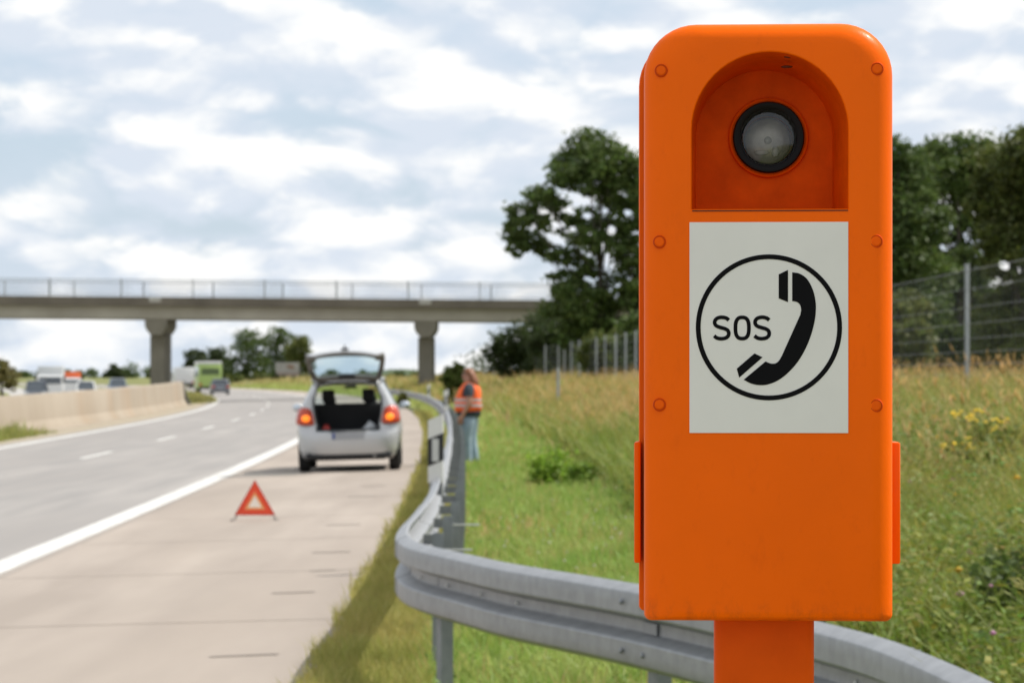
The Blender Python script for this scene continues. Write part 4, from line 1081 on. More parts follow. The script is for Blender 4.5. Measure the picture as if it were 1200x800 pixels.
# earth ramp at the bridge's right end
V, Fs = [], []
for j, y in enumerate(np.linspace(-16, 24, 15)):
    for i, x in enumerate(np.linspace(11, 75, 17)):
        h = 5.2 * min(1, max(0, (x - 11) / 9)) * max(0, 1 - max(0, abs(y - 3.5) - 4) / 10.)
        V.append((x, YB + y, float(gz(x + off(YB + y))) - .05 + h))
nx = 17; Fs = [(j * nx + i, j * nx + i + 1, (j + 1) * nx + i + 1, (j + 1) * nx + i) for j in range(14) for i in range(nx - 1)]
mesh_obj('bridge_embankment', V, Fs, m_soil, smooth=True)['kind'] = 'structure'

# ------------------------------------------------------------------ concrete wall on the median
def wall_mat():
    m = mat('weathered_barrier_concrete', (.285, .235, .175), rough=.92, second=(.36, .305, .24), scale=.12, detail=5)
    nt = m.node_tree; N = nt.nodes; L = nt.links; b = N['Principled BSDF']; src = b.inputs['Base Color'].links[0].from_socket
    tc = N.new('ShaderNodeTexCoord'); mp = N.new('ShaderNodeMapping'); mp.inputs['Scale'].default_value = (.16, .16, .05)
    nz = N.new('ShaderNodeTexNoise'); nz.inputs['Scale'].default_value = 1.0; nz.inputs['Detail'].default_value = 6
    L.new(tc.outputs['Object'], mp.inputs[0]); L.new(mp.outputs[0], nz.inputs['Vector'])
    r = N.new('ShaderNodeMapRange'); r.inputs[1].default_value = .52; r.inputs[2].default_value = .72; r.inputs[4].default_value = .55; L.new(nz.outputs['Fac'], r.inputs[0])
    x = N.new('ShaderNodeMix'); x.data_type = 'RGBA'; x.inputs[7].default_value = (.30, .195, .11, 1); L.new(r.outputs[0], x.inputs[0]); L.new(src, x.inputs[6]); L.new(x.outputs[2], b.inputs['Base Color'])
    return m
m_wall = wall_mat()
wall = empty('median_wall', tuple(P(-14.6, 150)), label='long weathered tan concrete barrier wall on the median, ending at the left bridge pier', cat='concrete wall')
RBw = Vector(wall.location)
Yw = list(np.arange(84, 206, 6.1)) + [206.0]
def wsec(Y):
    h = 1.30 + .32 * max(0, (Y - 104) / 103); c = -14.75 + 1.0 * max(0, (Y - 104) / 102); g = float(gz(-14.6)) - .05
    return [P(c + a, Y) * 1.0 + Vector((0, 0, -float(gz(c + a)) + g + z)) - RBw for a, z in ((.52, 0), (.50, .10), (.30, .40), (.20, h - .05), (.17, h), (-.17, h), (-.20, h - .05), (-.30, .40), (-.50, .10), (-.52, 0))]
for a, b_ in zip(Yw[:-1], Yw[1:]):
    MB().rings([wsec(a + .012), wsec((a + b_) / 2), wsec(b_ - .012)], True, True, True).build('wall_segment', m_wall, wall, smooth=True, sharp=25)
MB().rings([[v * 1.0 for v in wsec(206.01)], wsec(206.5)], True, True, True).build('end_cap', mat('dark_rubber_cap', (.035, .035, .035), rough=.8), wall)
tb = MB(); tb.tube([W(a, b_, 206.9) - RBw for a, b_ in ((214.5, 446), (215, 452), (216, 459), (218.5, 467), (222, 473), (228, 478.5))], .10, 8)
tb.build('curved_end_rail', mat('dark_steel_rail', (.06, .06, .06), rough=.6), wall, smooth=True)
# low mowing edge under the wall
strip('wall_footing', [-14.2, -13.75], np.arange(84, 208, 4.), .010, surf_mat('footing_concrete', (.34, .29, .23), (.40, .34, .28), bump=0))['kind'] = 'structure'

# ------------------------------------------------------------------ game fence
m_fp = mat('grey_fence_post', (.33, .35, .37), rough=.55, metal=.35, second=(.40, .42, .44), scale=5.)
m_wire = mat('fence_wire', (.22, .23, .24), rough=.5, metal=.6)
fence = empty('wildlife_fence', tuple(P(7.0, 90)), label='tall wire mesh fence on grey steel posts along the grassy bank', cat='fence')
RBf = Vector(fence.location); FH = 2.2
fu = lambda Y: float(np.interp(Y, [20, 47, 117, 200, 240], [7.75, 7.42, 7.0, 7.0, 7.0]))
fy = [27.6, 37.3, 47.0, 56.7, 66.4, 76.1, 85.8, 95.5, 105.2, 113.5, 118, 123, 128.5, 133.5, 138.5, 143.5, 148.5, 153, 157, 166, 175, 183, 190, 198, 206, 214]
for i, Y in enumerate(fy):
    p = P(fu(Y), Y) - RBf; b = MB(); b.tube([p + Vector((0, 0, -.3)), p + Vector((0, 0, FH + .02))], .036, 10); b.box(p.x - .042, p.x + .042, p.y - .042, p.y + .042, p.z + FH + .02, p.z + FH + .045, .008)
    b.build('post', m_fp, fence, smooth=True, sharp=40)
wm = MB()
hts = [.12, .27, .42, .57, .74, .92, 1.12, 1.34, 1.58, 1.86, 2.14]
for z in hts:
    r0 = .006 if z in (hts[0], hts[-1]) else .0042
    pts = [P(fu(Y), Y, z) - RBf + Vector((-.04, 0, -.012 * math.sin(k * PI))) for k, Y in enumerate(np.linspace(27.6, 214, 78))]
    wm.tube(pts, r0, 4)
Y = 27.7
while Y < 213:
    p = P(fu(Y), Y) - RBf; wm.tube([p + Vector((-.04, 0, .1)), p + Vector((-.04, 0, 2.15))], .0028, 3); Y += .30 if Y < 75 else .6
wm.build('wire_mesh', m_wire, fence, fix=False)
st = MB(); p = P(uof(654, 88), 88); st.tube([(0, 0, -.3), (0, 0, 1.36)], .042, 10); st.ell((0, 0, 1.36), (.042, .042, .02), 10, 6)
o = st.build('boundary_stake', mat('pale_stake', (.33, .35, .36), rough=.6), None, smooth=True, sharp=40); o.location = p; tag(o, 'single pale grey stake standing in the dry grass before the fence', 'stake')

# ------------------------------------------------------------------ information board far down the road
YI = 430; bd = empty('information_board', tuple(P(uof(337, YI), YI)), 0, label='pale roadside information board with faded brown picture in front of the far trees', cat='sign')
hw, z0, z1 = 1.62, .45, 2.45
MB().box(-hw, hw, -.03, .03, z0, z1, .02).build('panel', mat('faded_panel', (.30, .28, .265), rough=.6, second=(.38, .36, .345), scale=1.2), bd)
MB().box(-hw + .05, hw - .05, -.036, -.031, z0 + .05, z0 + .6).build('lower_band', mat('faded_rose', (.27, .195, .17), rough=.7, second=(.33, .26, .235), scale=2.), bd)
b = MB(); b.ell((.45, -.036, 1.85), (.42, .005, .30), 12, 6); b.ell((.75, -.036, 1.68), (.25, .005, .16), 10, 6); b.ell((.05, -.036, 1.95), (.3, .005, .14), 10, 6); b.build('picture', mat('faded_brown', (.26, .16, .11), rough=.7), bd)
for s in (-1, 1): 
    b = MB(); b.tube([(s * 1.25, .08, -.2), (s * 1.25, .08, z1 - .1)], .06, 8); b.build('post', m_fp, bd)

# ------------------------------------------------------------------ trees
m_leaf = tint_mat('leaves', .55, .36)
m_bark = mat('bark', (.055, .045, .035), rough=.95, second=(.10, .085, .07), scale=5., bump=.6, bscale=14.)
def leaves(name, blobs, n, size, tint, parent, seed=0, clump=.34, spread=.30, flat=.6, thin=1.0, holes=()):
    """leaf-sized faces gathered in clumps inside the crown's volume"""
    rg = np.random.default_rng(seed)
    vol = np.array([b[1] ** 2.2 for b in blobs]); vol /= vol.sum()
    pts = []; tn = []
    for (c, r), f in zip(blobs, vol):
        nb = max(20, int(n * f)); nc = max(5, int(26 * thin))
        d = rg.normal(size=(nc, 3)); d /= np.linalg.norm(d, axis=1)[:, None]
        cc = np.array(c) + d * (r * rg.uniform(.35, 1.0, (nc, 1)) ** .7) * np.array([1, 1, .85])
        cr = r * clump * rg.uniform(.55, 1.25, nc)
        which = rg.integers(0, nc, nb)
        p = cc[which] + rg.normal(size=(nb, 3)) * cr[which][:, None] * np.array([1, 1, .62]) * .62
        pts.append(p); tn.append(rg.uniform(.78, 1.2, nc)[which] * rg.uniform(.8, 1.2, nb))
    p = np.concatenate(pts); tn = np.concatenate(tn)
    for (hc, hr) in holes:
        k = np.linalg.norm((p - np.array(hc)) / np.array(hr), axis=1) > 1; p, tn = p[k], tn[k]
    n = len(p)
    a = rg.normal(size=(n, 3)); a /= np.linalg.norm(a, axis=1)[:, None]; a[:, 2] *= flat; a /= np.linalg.norm(a, axis=1)[:, None]
    b = np.cross(a, rg.normal(size=(n, 3))); b /= np.linalg.norm(b, axis=1)[:, None]
    s = size * rg.uniform(.6, 1.3, n)[:, None]
    nrm = np.cross(a, b)
    V = np.empty((n, 4, 3)); V[:, 0] = p - a * s * .5; V[:, 2] = p + a * s * .5; V[:, 1] = p + b * s * .32 + nrm * s * .1; V[:, 3] = p - b * s * .32 + nrm * s * .1
    col = np.array(tint)[None] * tn[:, None]; hue = rg.uniform(-.14, .14, n); col[:, 0] *= 1 + hue; col[:, 2] *= 1 + hue * .5
    return fast_mesh(name, V.reshape(-1, 3), np.arange(n * 4), np.arange(n) * 4, None, m_leaf, parent, np.repeat(col, 4, axis=0))
def tree(name, base, blobs, n, size, tint, label, cat='tree', group=None, seed=0, trunk_r=.22, holes=(), clump=.34, lean=(0, 0), thin=1.0, fork=.42):
    """blobs are (centre relative to base, radius)"""
    rg = random.Random(seed); r0 = empty(name, tuple(base), label=label, cat=cat, group=group)
    top = max(b[0][2] for b in blobs); b_ = MB()
    if trunk_r > 0:
        tp = [Vector((lean[0] * t + .10 * math.sin(3 * t + seed), lean[1] * t + .1 * math.cos(2.3 * t + seed), top * .92 * t - .25 * (1 - t))) for t in np.linspace(0, 1, 9)]
        b_.tube(tp, [trunk_r * (1.25 if i == 0 else 1 - .85 * i / 8) for i in range(9)], 9)
        for c, r in blobs[::2]:
            c = Vector(c); k = min(7, max(2, int(8 * (c.z / top) * .62))); s = tp[k]
            if (c - s).length < .5: continue
            mid = s.lerp(c, .5) + Vector((rg.uniform(-.35, .35), rg.uniform(-.35, .35), rg.uniform(-.16, .1) * (c - s).length)) 
            rr = trunk_r * .30
            b_.tube([s, mid, c], [rr, rr * .6, rr * .25], 6)
            for q in range(3):
                e = c + Vector((rg.uniform(-1, 1), rg.uniform(-1, 1), rg.uniform(-.5, .9))).normalized() * r * .85
                b_.tube([mid.lerp(c, .3 + .2 * q), (mid.lerp(c, .6) + e) / 2, e], [rr * .32, rr * .22, rr * .08], 5)
        b_.build('trunk', m_bark, r0, smooth=True)
    else:
        for q in range(9):
            c, r = blobs[q % len(blobs)]; e = Vector(c) + Vector((rg.uniform(-1, 1), rg.uniform(-1, 1), rg.uniform(-.2, .8))) * r * .7
            b_.tube([(rg.uniform(-.15, .15), rg.uniform(-.15, .15), -.1), Vector(e) * .5 + Vector((0, 0, .05)), e], [.035 * (1 + r * .3), .02 * (1 + r * .3), .006], 5)
        b_.build('stems', m_bark, r0, smooth=True)
    leaves('crown' if trunk_r > 0 else 'foliage', blobs, n, size, tint, r0, seed, clump, holes=holes, thin=thin)
    return r0
def pixblobs(base, Y, lst, dep=1.0):
    """crown lobes given by where they are in the picture at the tree's own distance"""
    rg = random.Random(int(Y)); out = []; k = F / Y
    for (px, py, pr) in lst:
        p = W(px, py, Y) - Vector(base); out.append(((p.x, rg.uniform(-1, 1) * dep, p.z), pr / k))
    return out
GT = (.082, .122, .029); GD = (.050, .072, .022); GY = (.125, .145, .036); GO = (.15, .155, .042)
# the tall airy tree left of the telephone
YT1 = 150; b1 = P(uof(706, YT1), YT1)
k1 = F / YT1
main_b = [(692, 172, 24), (672, 190, 24), (712, 190, 28), (660, 206, 22), (694, 208, 26), (735, 205, 24), (632, 226, 18), (650, 238, 16), (612, 254, 20), (600, 274, 15), (622, 282, 17), (606, 292, 12), (640, 292, 15), (740, 240, 24), (722, 226, 20), (760, 225, 28), (775, 260, 28), (655, 300, 14), (676, 300, 12), (690, 318, 20), (660, 330, 18), (736, 300, 20), (750, 320, 26), (775, 300, 28), (712, 345, 28), (676, 352, 28), (745, 355, 30), (652, 362, 18), (700, 385, 26), (730, 392, 26), (668, 388, 22), (770, 345, 30), (765, 390, 26)]
main_b += [(690, 256, 20), (716, 268, 20), (662, 262, 15), (702, 288, 20), (680, 276, 16), (735, 275, 22), (640, 262, 12)]
hl = [(690, 252, 8, 5), (655, 262, 9, 5), (716, 270, 7, 7), (725, 335, 5, 4), (640, 312, 12, 6), (706, 290, 4, 6), (672, 268, 5, 5), (735, 250, 6, 5)]
holes = [((W(a, b, YT1) - b1).x * 1.0, 0, (W(a, b, YT1) - b1).z) for a, b, c, d in hl]
holes = [(h, (c / k1, 9, d / k1)) for h, (a, b, c, d) in zip(holes, hl)]
tree('deciduous_tree', b1, pixblobs(b1, YT1, main_b, 1.3), 44000, .25, (.096, .140, .034), 'tall airy deciduous tree hiding the right end of the bridge', seed=3, trunk_r=.20, holes=holes, clump=.40, thin=.75)
# dark thicket under it, behind the fence
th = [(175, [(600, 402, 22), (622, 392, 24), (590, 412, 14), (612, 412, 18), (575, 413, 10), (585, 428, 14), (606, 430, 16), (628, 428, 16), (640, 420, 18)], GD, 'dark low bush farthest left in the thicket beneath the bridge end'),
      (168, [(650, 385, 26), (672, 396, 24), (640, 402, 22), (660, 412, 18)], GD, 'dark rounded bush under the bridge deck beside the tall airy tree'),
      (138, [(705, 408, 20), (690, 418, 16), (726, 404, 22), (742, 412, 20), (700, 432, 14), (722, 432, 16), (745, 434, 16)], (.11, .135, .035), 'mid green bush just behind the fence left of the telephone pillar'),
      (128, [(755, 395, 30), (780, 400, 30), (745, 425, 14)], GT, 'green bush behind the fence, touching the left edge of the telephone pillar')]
for i, (Y, lst, tn, lb) in enumerate(th):
    px = sum(a for a, _, _ in lst) / len(lst); b0 = P(max(uof(px, Y), 8.4), Y)
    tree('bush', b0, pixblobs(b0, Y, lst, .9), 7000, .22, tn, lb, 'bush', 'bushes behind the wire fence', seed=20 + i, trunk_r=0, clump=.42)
# the stand of trees right of the telephone
rt = [(84, 1050, [(1062, 215, 40), (1040, 250, 44), (1075, 262, 36), (1050, 310, 46), (1085, 320, 34), (1020, 290, 46), (1060, 370, 46), (1030, 380, 46), (1010, 220, 40), (1066, 190, 24), (1052, 178, 22)], GT, 'dense green tree touching the right edge of the telephone pillar'),
      (92, 1122, [(1108, 200, 34), (1128, 182, 28), (1094, 186, 26), (1152, 186, 26), (1080, 215, 26), (1142, 215, 34), (1120, 250, 28), (1098, 275, 24), (1150, 258, 26), (1118, 330, 20), (1100, 372, 38), (1140, 380, 36), (1125, 400, 34), (1108, 312, 28), (1134, 312, 26), (1142, 342, 28), (1092, 342, 26), (1118, 290, 22)], GT, 'middle tree of the dark stand, with pale sky gaps above the fence post'),
      (78, 1190, [(1180, 200, 38), (1205, 185, 40), (1166, 235, 30), (1195, 250, 40), (1170, 285, 26), (1225, 230, 50), (1210, 300, 44), (1165, 310, 20), (1190, 360, 40), (1220, 370, 50), (1175, 400, 36)], (.095, .115, .027), 'broad green tree at the far right edge behind the fence')]
rh = {84: [], 92: [(1128, 243, 5, 4), (1145, 249, 7, 6), (1116, 266, 5, 6), (1108, 290, 8, 5), (1098, 305, 5, 4), (1118, 285, 4, 4), (1124, 306, 4, 5), (1136, 290, 4, 3)], 78: [(1171, 312, 10, 7), (1188, 318, 5, 5)]}
for i, (Y, px, lst, tn, lb) in enumerate(rt):
    b0 = P(uof(px, Y), Y); kk = F / Y
    hs = [(tuple(((W(a, b, Y) - b0).x, 0, (W(a, b, Y) - b0).z)), (c / kk, 12, d / kk)) for a, b, c, d in rh[Y]]
    tree('deciduous_tree', b0, pixblobs(b0, Y, lst, .9), 54000, .13, tn, lb, group='trees behind the wire fence', seed=31 + i, trunk_r=.17, holes=hs, clump=.42)
ub = [(72, 1062, [(1062, 395, 26), (1050, 372, 24), (1068, 360, 20), (1055, 425, 24), (1075, 425, 16)], (.13, .15, .04), 'pale green shrub behind the fence, low beside the telephone pillar'),
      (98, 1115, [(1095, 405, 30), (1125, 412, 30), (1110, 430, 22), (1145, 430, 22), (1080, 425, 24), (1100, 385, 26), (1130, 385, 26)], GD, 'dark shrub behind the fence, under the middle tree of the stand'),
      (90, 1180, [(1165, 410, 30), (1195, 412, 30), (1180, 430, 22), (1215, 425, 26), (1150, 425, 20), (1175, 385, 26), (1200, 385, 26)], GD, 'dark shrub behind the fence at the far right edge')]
for i, (Y, px, lst, tn, lb) in enumerate(ub):
    b0 = P(uof(px, Y), Y); tree('shrub', b0, pixblobs(b0, Y, lst, .7), 16000, .15, tn, lb, 'shrub', 'shrubs behind the wire fence', seed=50 + i, trunk_r=0, clump=.42)
# bush behind the person, and one at the far shoulder
Y = 150; b0 = P(uof(531, Y), Y); tree('shrub', b0, pixblobs(b0, Y, [(528, 436, 9), (536, 432, 9), (522, 446, 8), (535, 446, 10), (543, 440, 8), (528, 455, 8)], .4), 3000, .17, (.12, .155, .03), 'leafy green shrub between the right bridge pier and the person', 'shrub', seed=61, trunk_r=0)
Y = 160; b0 = P(uof(472, Y), Y); tree('shrub', b0, pixblobs(b0, Y, [(472, 464, 5), (475, 469, 4), (469, 470, 4)], .2), 700, .14, GO, 'tiny green shrub under the far end of the crash barrier', 'shrub', seed=62, trunk_r=0)
# trees where the road bends away
ft = [(500, 228, [(228, 420, 12), (222, 432, 11), (236, 428, 12), (228, 445, 12)], GD, 'low dark tree at the left end of the far tree row'),
      (505, 254, [(256, 416, 12), (247, 428, 12), (262, 428, 12), (254, 444, 14)], GD, 'small dark tree second from the left in the far row'),
      (490, 290, [(290, 396, 15), (280, 412, 16), (302, 408, 16), (276, 434, 18), (300, 434, 20)], GT, 'tallest tree of the far row, behind the coach'),
      (495, 326, [(326, 393, 14), (316, 406, 16), (338, 402, 15), (322, 428, 20), (340, 424, 18)], GT, 'rounded tree of the far row above the information board'),
      (485, 352, [(352, 402, 11), (346, 416, 13), (358, 416, 9), (350, 434, 13), (362, 430, 8)], GY, 'lighter tree at the right end of the far row'),
      ]
for i, (Y, px, lst, tn, lb) in enumerate(ft):
    b0 = P(uof(px, Y), Y); tree('deciduous_tree', b0, pixblobs(b0, Y, lst, 1.2), 5200, .40, tn, lb, group='trees at the bend of the motorway', seed=70 + i, trunk_r=.25, clump=.42)
fs_ = [(428, 333, [(324, 443, 5), (333, 445, 5), (345, 446, 5)], GD, 'dark low shrub directly under the pale information board'), (460, 272, [(268, 446, 9), (278, 448, 9), (262, 452, 7)], GY, 'olive shrub right of the dark grey car'), (455, 302, [(300, 444, 9), (312, 446, 9), (306, 453, 8), (292, 452, 8)], GY, 'olive shrub just left of the information board'), (440, 358, [(356, 444, 9), (366, 448, 9), (352, 454, 7), (372, 455, 7)], GO, 'bright green shrub right of the information board')]
for i, (Y, px, lst, tn, lb) in enumerate(fs_):
    b0 = P(uof(px, Y), Y); tree('shrub', b0, pixblobs(b0, Y, lst, .8), 1800, .34, tn, lb, 'shrub', 'shrubs at the bend of the motorway', seed=80 + i, trunk_r=0)
Y = 300; b0 = P(uof(2, Y), Y); tree('deciduous_tree', b0, pixblobs(b0, Y, [(-4, 434, 14), (10, 440, 12), (-12, 445, 16), (14, 450, 9), (2, 428, 8)], 1.), 4500, .28, (.17, .15, .045), 'olive green tree at the left edge beyond the concrete wall', seed=90, trunk_r=.2)
Y = 820; b0 = P(uof(133, Y), Y); tree('deciduous_tree', b0, pixblobs(b0, Y, [(133, 432, 6), (127, 439, 7), (139, 438, 8), (145, 443, 6), (133, 446, 8), (124, 446, 5)], 1.5), 3500, .6, GD, 'dark rounded tree behind the slate blue people carrier', seed=91, trunk_r=.3)
# woods on the skyline: one mass nobody could count
bl = []
rg = random.Random(4)
for k in range(46):
    Y = 900 + rg.uniform(-60, 120); px = -60 + k * 15.5 + rg.uniform(-6, 6); hgt = rg.uniform(1.2, 2.6) * (1.6 if 150 < px < 185 else 1)
    p = P(uof(px, Y), Y); bl.append(((p.x, Y, p.z + hgt * .5), hgt * .75)); bl.append(((p.x + rg.uniform(-4, 4), Y, p.z + hgt * .3), hgt * .6))
bw = []
for k in range(70):
    Y = rg.uniform(185, 300); u = rg.uniform(11, 17 + (Y - 185) * .1) if k % 2 else rg.uniform(12, 50); p = P(u, Y); h_ = rg.uniform(1.6, 3.4)
    bw.append(((p.x, Y, p.z + h_ * .45), h_ * .8))
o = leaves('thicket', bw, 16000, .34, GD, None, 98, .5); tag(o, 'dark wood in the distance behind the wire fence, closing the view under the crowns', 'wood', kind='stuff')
o = leaves('distant_woods', bl, 16000, .75, GT, None, 99, .5); tag(o, 'low far-off wood along the skyline', 'wood', kind='stuff')
# ------------------------------------------------------------------ grass and weeds
m_grass = tint_mat('grass_blades', .55, .38)
def blades(name, roots, h, wd, tint_a, tint_b, lean=.45, mixp=.5, var=.18, head=0.0, label=None, seed=0):
    rg = np.random.default_rng(seed); n = len(roots)
    h = h * rg.uniform(.55, 1.25, n); wd = wd * rg.uniform(.7, 1.3, n)
    az = rg.uniform(0, 2 * PI, n); d = np.stack([np.cos(az), np.sin(az), np.zeros(n)], 1); side = np.stack([-np.sin(az), np.cos(az), np.zeros(n)], 1)
    ro = rg.uniform(0, 2 * PI, n); side = side * np.cos(ro)[:, None] + d * np.sin(ro)[:, None]
    ln = lean * rg.uniform(.2, 1.3, n) * h
    up = np.zeros((n, 3)); up[:, 2] = 1
    R0 = np.asarray(roots)
    V = np.empty((n, 5, 3))
    V[:, 0] = R0 - side * wd[:, None] * .5; V[:, 1] = R0 + side * wd[:, None] * .5
    mid = R0 + up * (h * .58)[:, None] + d * (ln * .32)[:, None]
    V[:, 2] = mid + side * wd[:, None] * .42; V[:, 3] = mid - side * wd[:, None] * .42
    V[:, 4] = R0 + up * (h * rg.uniform(.85, 1.0, n))[:, None] + d * ln[:, None]
    lp = np.arange(n * 5).reshape(n, 5)
    loops = np.concatenate([lp[:, [0, 1, 2, 3]], lp[:, [3, 2, 4]]], axis=1).ravel()
    starts = (np.arange(n)[:, None] * 7 + np.array([0, 4])[None]).ravel()
    mx = rg.beta(1.2, 1.2, n) if mixp is None else np.clip(rg.normal(mixp, .3, n) if np.isscalar(mixp) else mixp + rg.normal(0, .2, n), 0, 1)
    col = np.array(tint_a)[None] * (1 - mx[:, None]) + np.array(tint_b)[None] * mx[:, None]
    col *= rg.uniform(1 - var, 1 + var, n)[:, None]
    cols = np.repeat(col, 5, axis=0); V = V.reshape(-1, 3)
    if head > 0:     # seed heads: a slim four-sided plume round the tip
        k = rg.random(n) < .35; t = V.reshape(n, 5, 3)[k, 4]; m = len(t); L_ = (h[k] * rg.uniform(.12, .22, m))[:, None]; rr = (head * rg.uniform(.6, 1.2, m))[:, None]
        dd = d[k]; H = np.empty((m, 6, 3)); ax = np.concatenate([dd[:, :2] * .5, np.ones((m, 1)) * .8], 1)
        H[:, 0] = t - ax * L_ * .5; H[:, 5] = t + ax * L_ * .6
        for q in range(4):
            a = q * PI / 2; H[:, 1 + q] = t + np.stack([np.cos(a) * np.ones(m), np.sin(a) * np.ones(m), np.zeros(m)], 1) * rr
        b0 = n * 5 + np.arange(m)[:, None] * 6
        tr = np.array([[0, 1, 2], [0, 2, 3], [0, 3, 4], [0, 4, 1], [5, 2, 1], [5, 3, 2], [5, 4, 3], [5, 1, 4]]).ravel()
        l2 = (b0 + tr[None]).ravel(); s2 = len(loops) + np.arange(m * 8) * 3
        loops = np.concatenate([loops, l2]); starts = np.concatenate([starts, s2]); V = np.concatenate([V, H.reshape(-1, 3)]); cols = np.concatenate([cols, np.repeat(col[k] * np.array([1.12, 1.02, .9]), 6, axis=0)])
    o = fast_mesh(name, V, loops, starts, None, m_grass, None, cols)
    return tag(o, label, 'grass', kind='stuff')
def vn(u, Y, sc, seed=0):
    """smooth value noise over the ground, about 0..1"""
    rg = np.random.default_rng(seed); T = rg.random((64, 64)); x = (np.asarray(u) + 500) / sc; y = (np.asarray(Y) + 500) / sc
    xi, yi = np.floor(x).astype(int), np.floor(y).astype(int); fx, fy_ = x - xi, y - yi; fx = fx * fx * (3 - 2 * fx); fy_ = fy_ * fy_ * (3 - 2 * fy_)
    g = lambda a, b: T[a % 64, b % 64]
    return (g(xi, yi) * (1 - fx) + g(xi + 1, yi) * fx) * (1 - fy_) + (g(xi, yi + 1) * (1 - fx) + g(xi + 1, yi + 1) * fx) * fy_
def scatter(u0, u1, Y0, Y1, dens, seed, marg=2.6):
    """random roots between two cross-road distances, thinned to what the place's view can hold"""
    rg = np.random.default_rng(seed); n = int((u1 - u0) * (Y1 - Y0) * dens)
    u = rg.uniform(u0, u1, n); Y = rg.uniform(Y0, Y1, n); X = u - off(Y)
    k = (np.abs(X) < .168 * Y + marg)
    return u[k], Y[k]
def roots(u, Y): return np.stack([u - off(Y), Y, gz(u)], 1)
GA, GB_ = (.225, .37, .06), (.40, .455, .13); DRY = (.50, .35, .125); TAN = (.60, .45, .21); BRN = (.22, .14, .06)
def zone(name, u0, u1, bands, h, wd, a, b, label, seed, cond=None, mixf=None, **kw):
    U, YY, HH, WW = [], [], [], []
    for i, (Y0, Y1, dens, hs, ws) in enumerate(bands):
        u, Y = scatter(u0, u1, Y0, Y1, dens, seed + i)
        if cond is not None: k = cond(u, Y, np.random.default_rng(seed + 50 + i)); u, Y = u[k], Y[k]
        U.append(u); YY.append(Y); HH.append(np.full(len(u), hs)); WW.append(np.full(len(u), ws))
    u, Y = np.concatenate(U), np.concatenate(YY)
    HH = [np.concatenate(HH) * (.6 + .8 * vn(u, Y, .6, seed))]
    mx = None if mixf is None else mixf(u, Y)
    return blades(name, roots(u, Y), h * np.concatenate(HH), wd * np.concatenate(WW), a, b, label=label, seed=seed, mixp=mx if mx is not None else .5, **kw)
edge = lambda u, lo, hi: np.clip((u - lo) / (hi - lo), 0, 1)
# ragged strip along the pavement
zone('kerbside_grass', -.98, -.30, [(4, 22, 3000, 1, 1), (22, 45, 1200, 1.1, 1.7), (45, 130, 260, 1.2, 3.2)], .125, .006, (.30, .33, .07), (.50, .40, .14), 'short dry grass creeping over the pavement edge', 101,
     cond=lambda u, Y, r: r.random(len(u)) < edge(u, -1.02 + .16 * vn(u * 0, Y, .35, 3), -.80), mixf=lambda u, Y: .25 + .6 * vn(u, Y, .5, 5))
# mown green verge behind the barrier; a bare patch shows soil
bare = lambda u, Y: np.exp(-(((u - (uof(556, 29.5))) / .55) ** 2 + ((Y - 29.5) / 2.6) ** 2))
zone('verge_grass', -.34, 4.4, [(4, 15, 1500, 1, 1), (15, 27, 1100, 1, 1.3), (27, 48, 520, 1.05, 1.9), (48, 85, 190, 1.15, 3.4), (85, 170, 60, 1.5, 7), (170, 420, 6, 2.2, 20)], .145, .0065, GA, GB_, 'mown green grass on the verge behind the crash barrier', 110,
     cond=lambda u, Y, r: (r.random(len(u)) > .9 * bare(u, Y)) & (r.random(len(u)) < .55 + .6 * vn(u, Y, .45, 9)), mixf=lambda u, Y: np.clip(.1 + .95 * vn(u, Y, .8, 11) * vn(u, Y, .25, 12) * 1.5 + np.clip((Y - 75) / 60, 0, .9), 0, 1.25), lean=.8)
zone('dry_blades', -.34, 4.4, [(4, 27, 160, 1, 1), (27, 60, 70, 1.1, 1.8), (60, 160, 16, 1.3, 5)], .17, .005, DRY, TAN, 'dead straw scattered through the green verge', 125, cond=lambda u, Y, r: r.random(len(u)) < .25 + 1.1 * bare(u, Y) + .7 * vn(u, Y, 1.1, 13) ** 2)
# tall dry grass up the bank
def tall_cond(u, Y, r):
    lim = np.interp(Y, [4, 20, 40, 60, 110, 300], [3.3, 2.9, 2.2, 1.6, 1.1, .7]) + 1.0 * (vn(u, Y, 2.2, 21) - .5)
    return r.random(len(u)) < edge(u, lim, lim + 1.4) * np.clip(2.2 * vn(u, Y, 1.7, 22) * (.4 + vn(u, Y, .6, 23)) - .28, .03, .9) * np.where((u > 3.0) & (Y < 48), .6, 1.15)
TB = [(5, 16, 300, .9, 1), (16, 28, 240, 1, 1.2), (28, 50, 150, 1, 1.8), (50, 85, 80, 1, 3.0), (85, 140, 34, 1.05, 5.5), (140, 260, 11, 1.2, 12)]
zone('tall_dry_grass', .8, 9.5, TB, .62, .0055, DRY, TAN, 'tall dry tan grass with seed heads on the bank', 130, cond=tall_cond, mixf=lambda u, Y: -.25 + 1.3 * vn(u, Y, 1.4, 24), head=.008, lean=.6, var=.3)
zone('bank_undergrowth', 1.6, 9.5, [(a, b, d * 2.1, e, f * 1.25) for a, b, d, e, f in TB], .50, .0085, (.185, .265, .042), (.44, .36, .11), 'tangled green and yellowing grass under the dry stalks', 140,
     cond=lambda u, Y, r: r.random(len(u)) < np.clip(1.9 * vn(u, Y, .55, 31) - .25, .06, 1), mixf=lambda u, Y: np.clip(vn(u, Y, .7, 33) * .8 + .15 * edge(u, 3, 6) - .12, 0, 1), lean=.7)
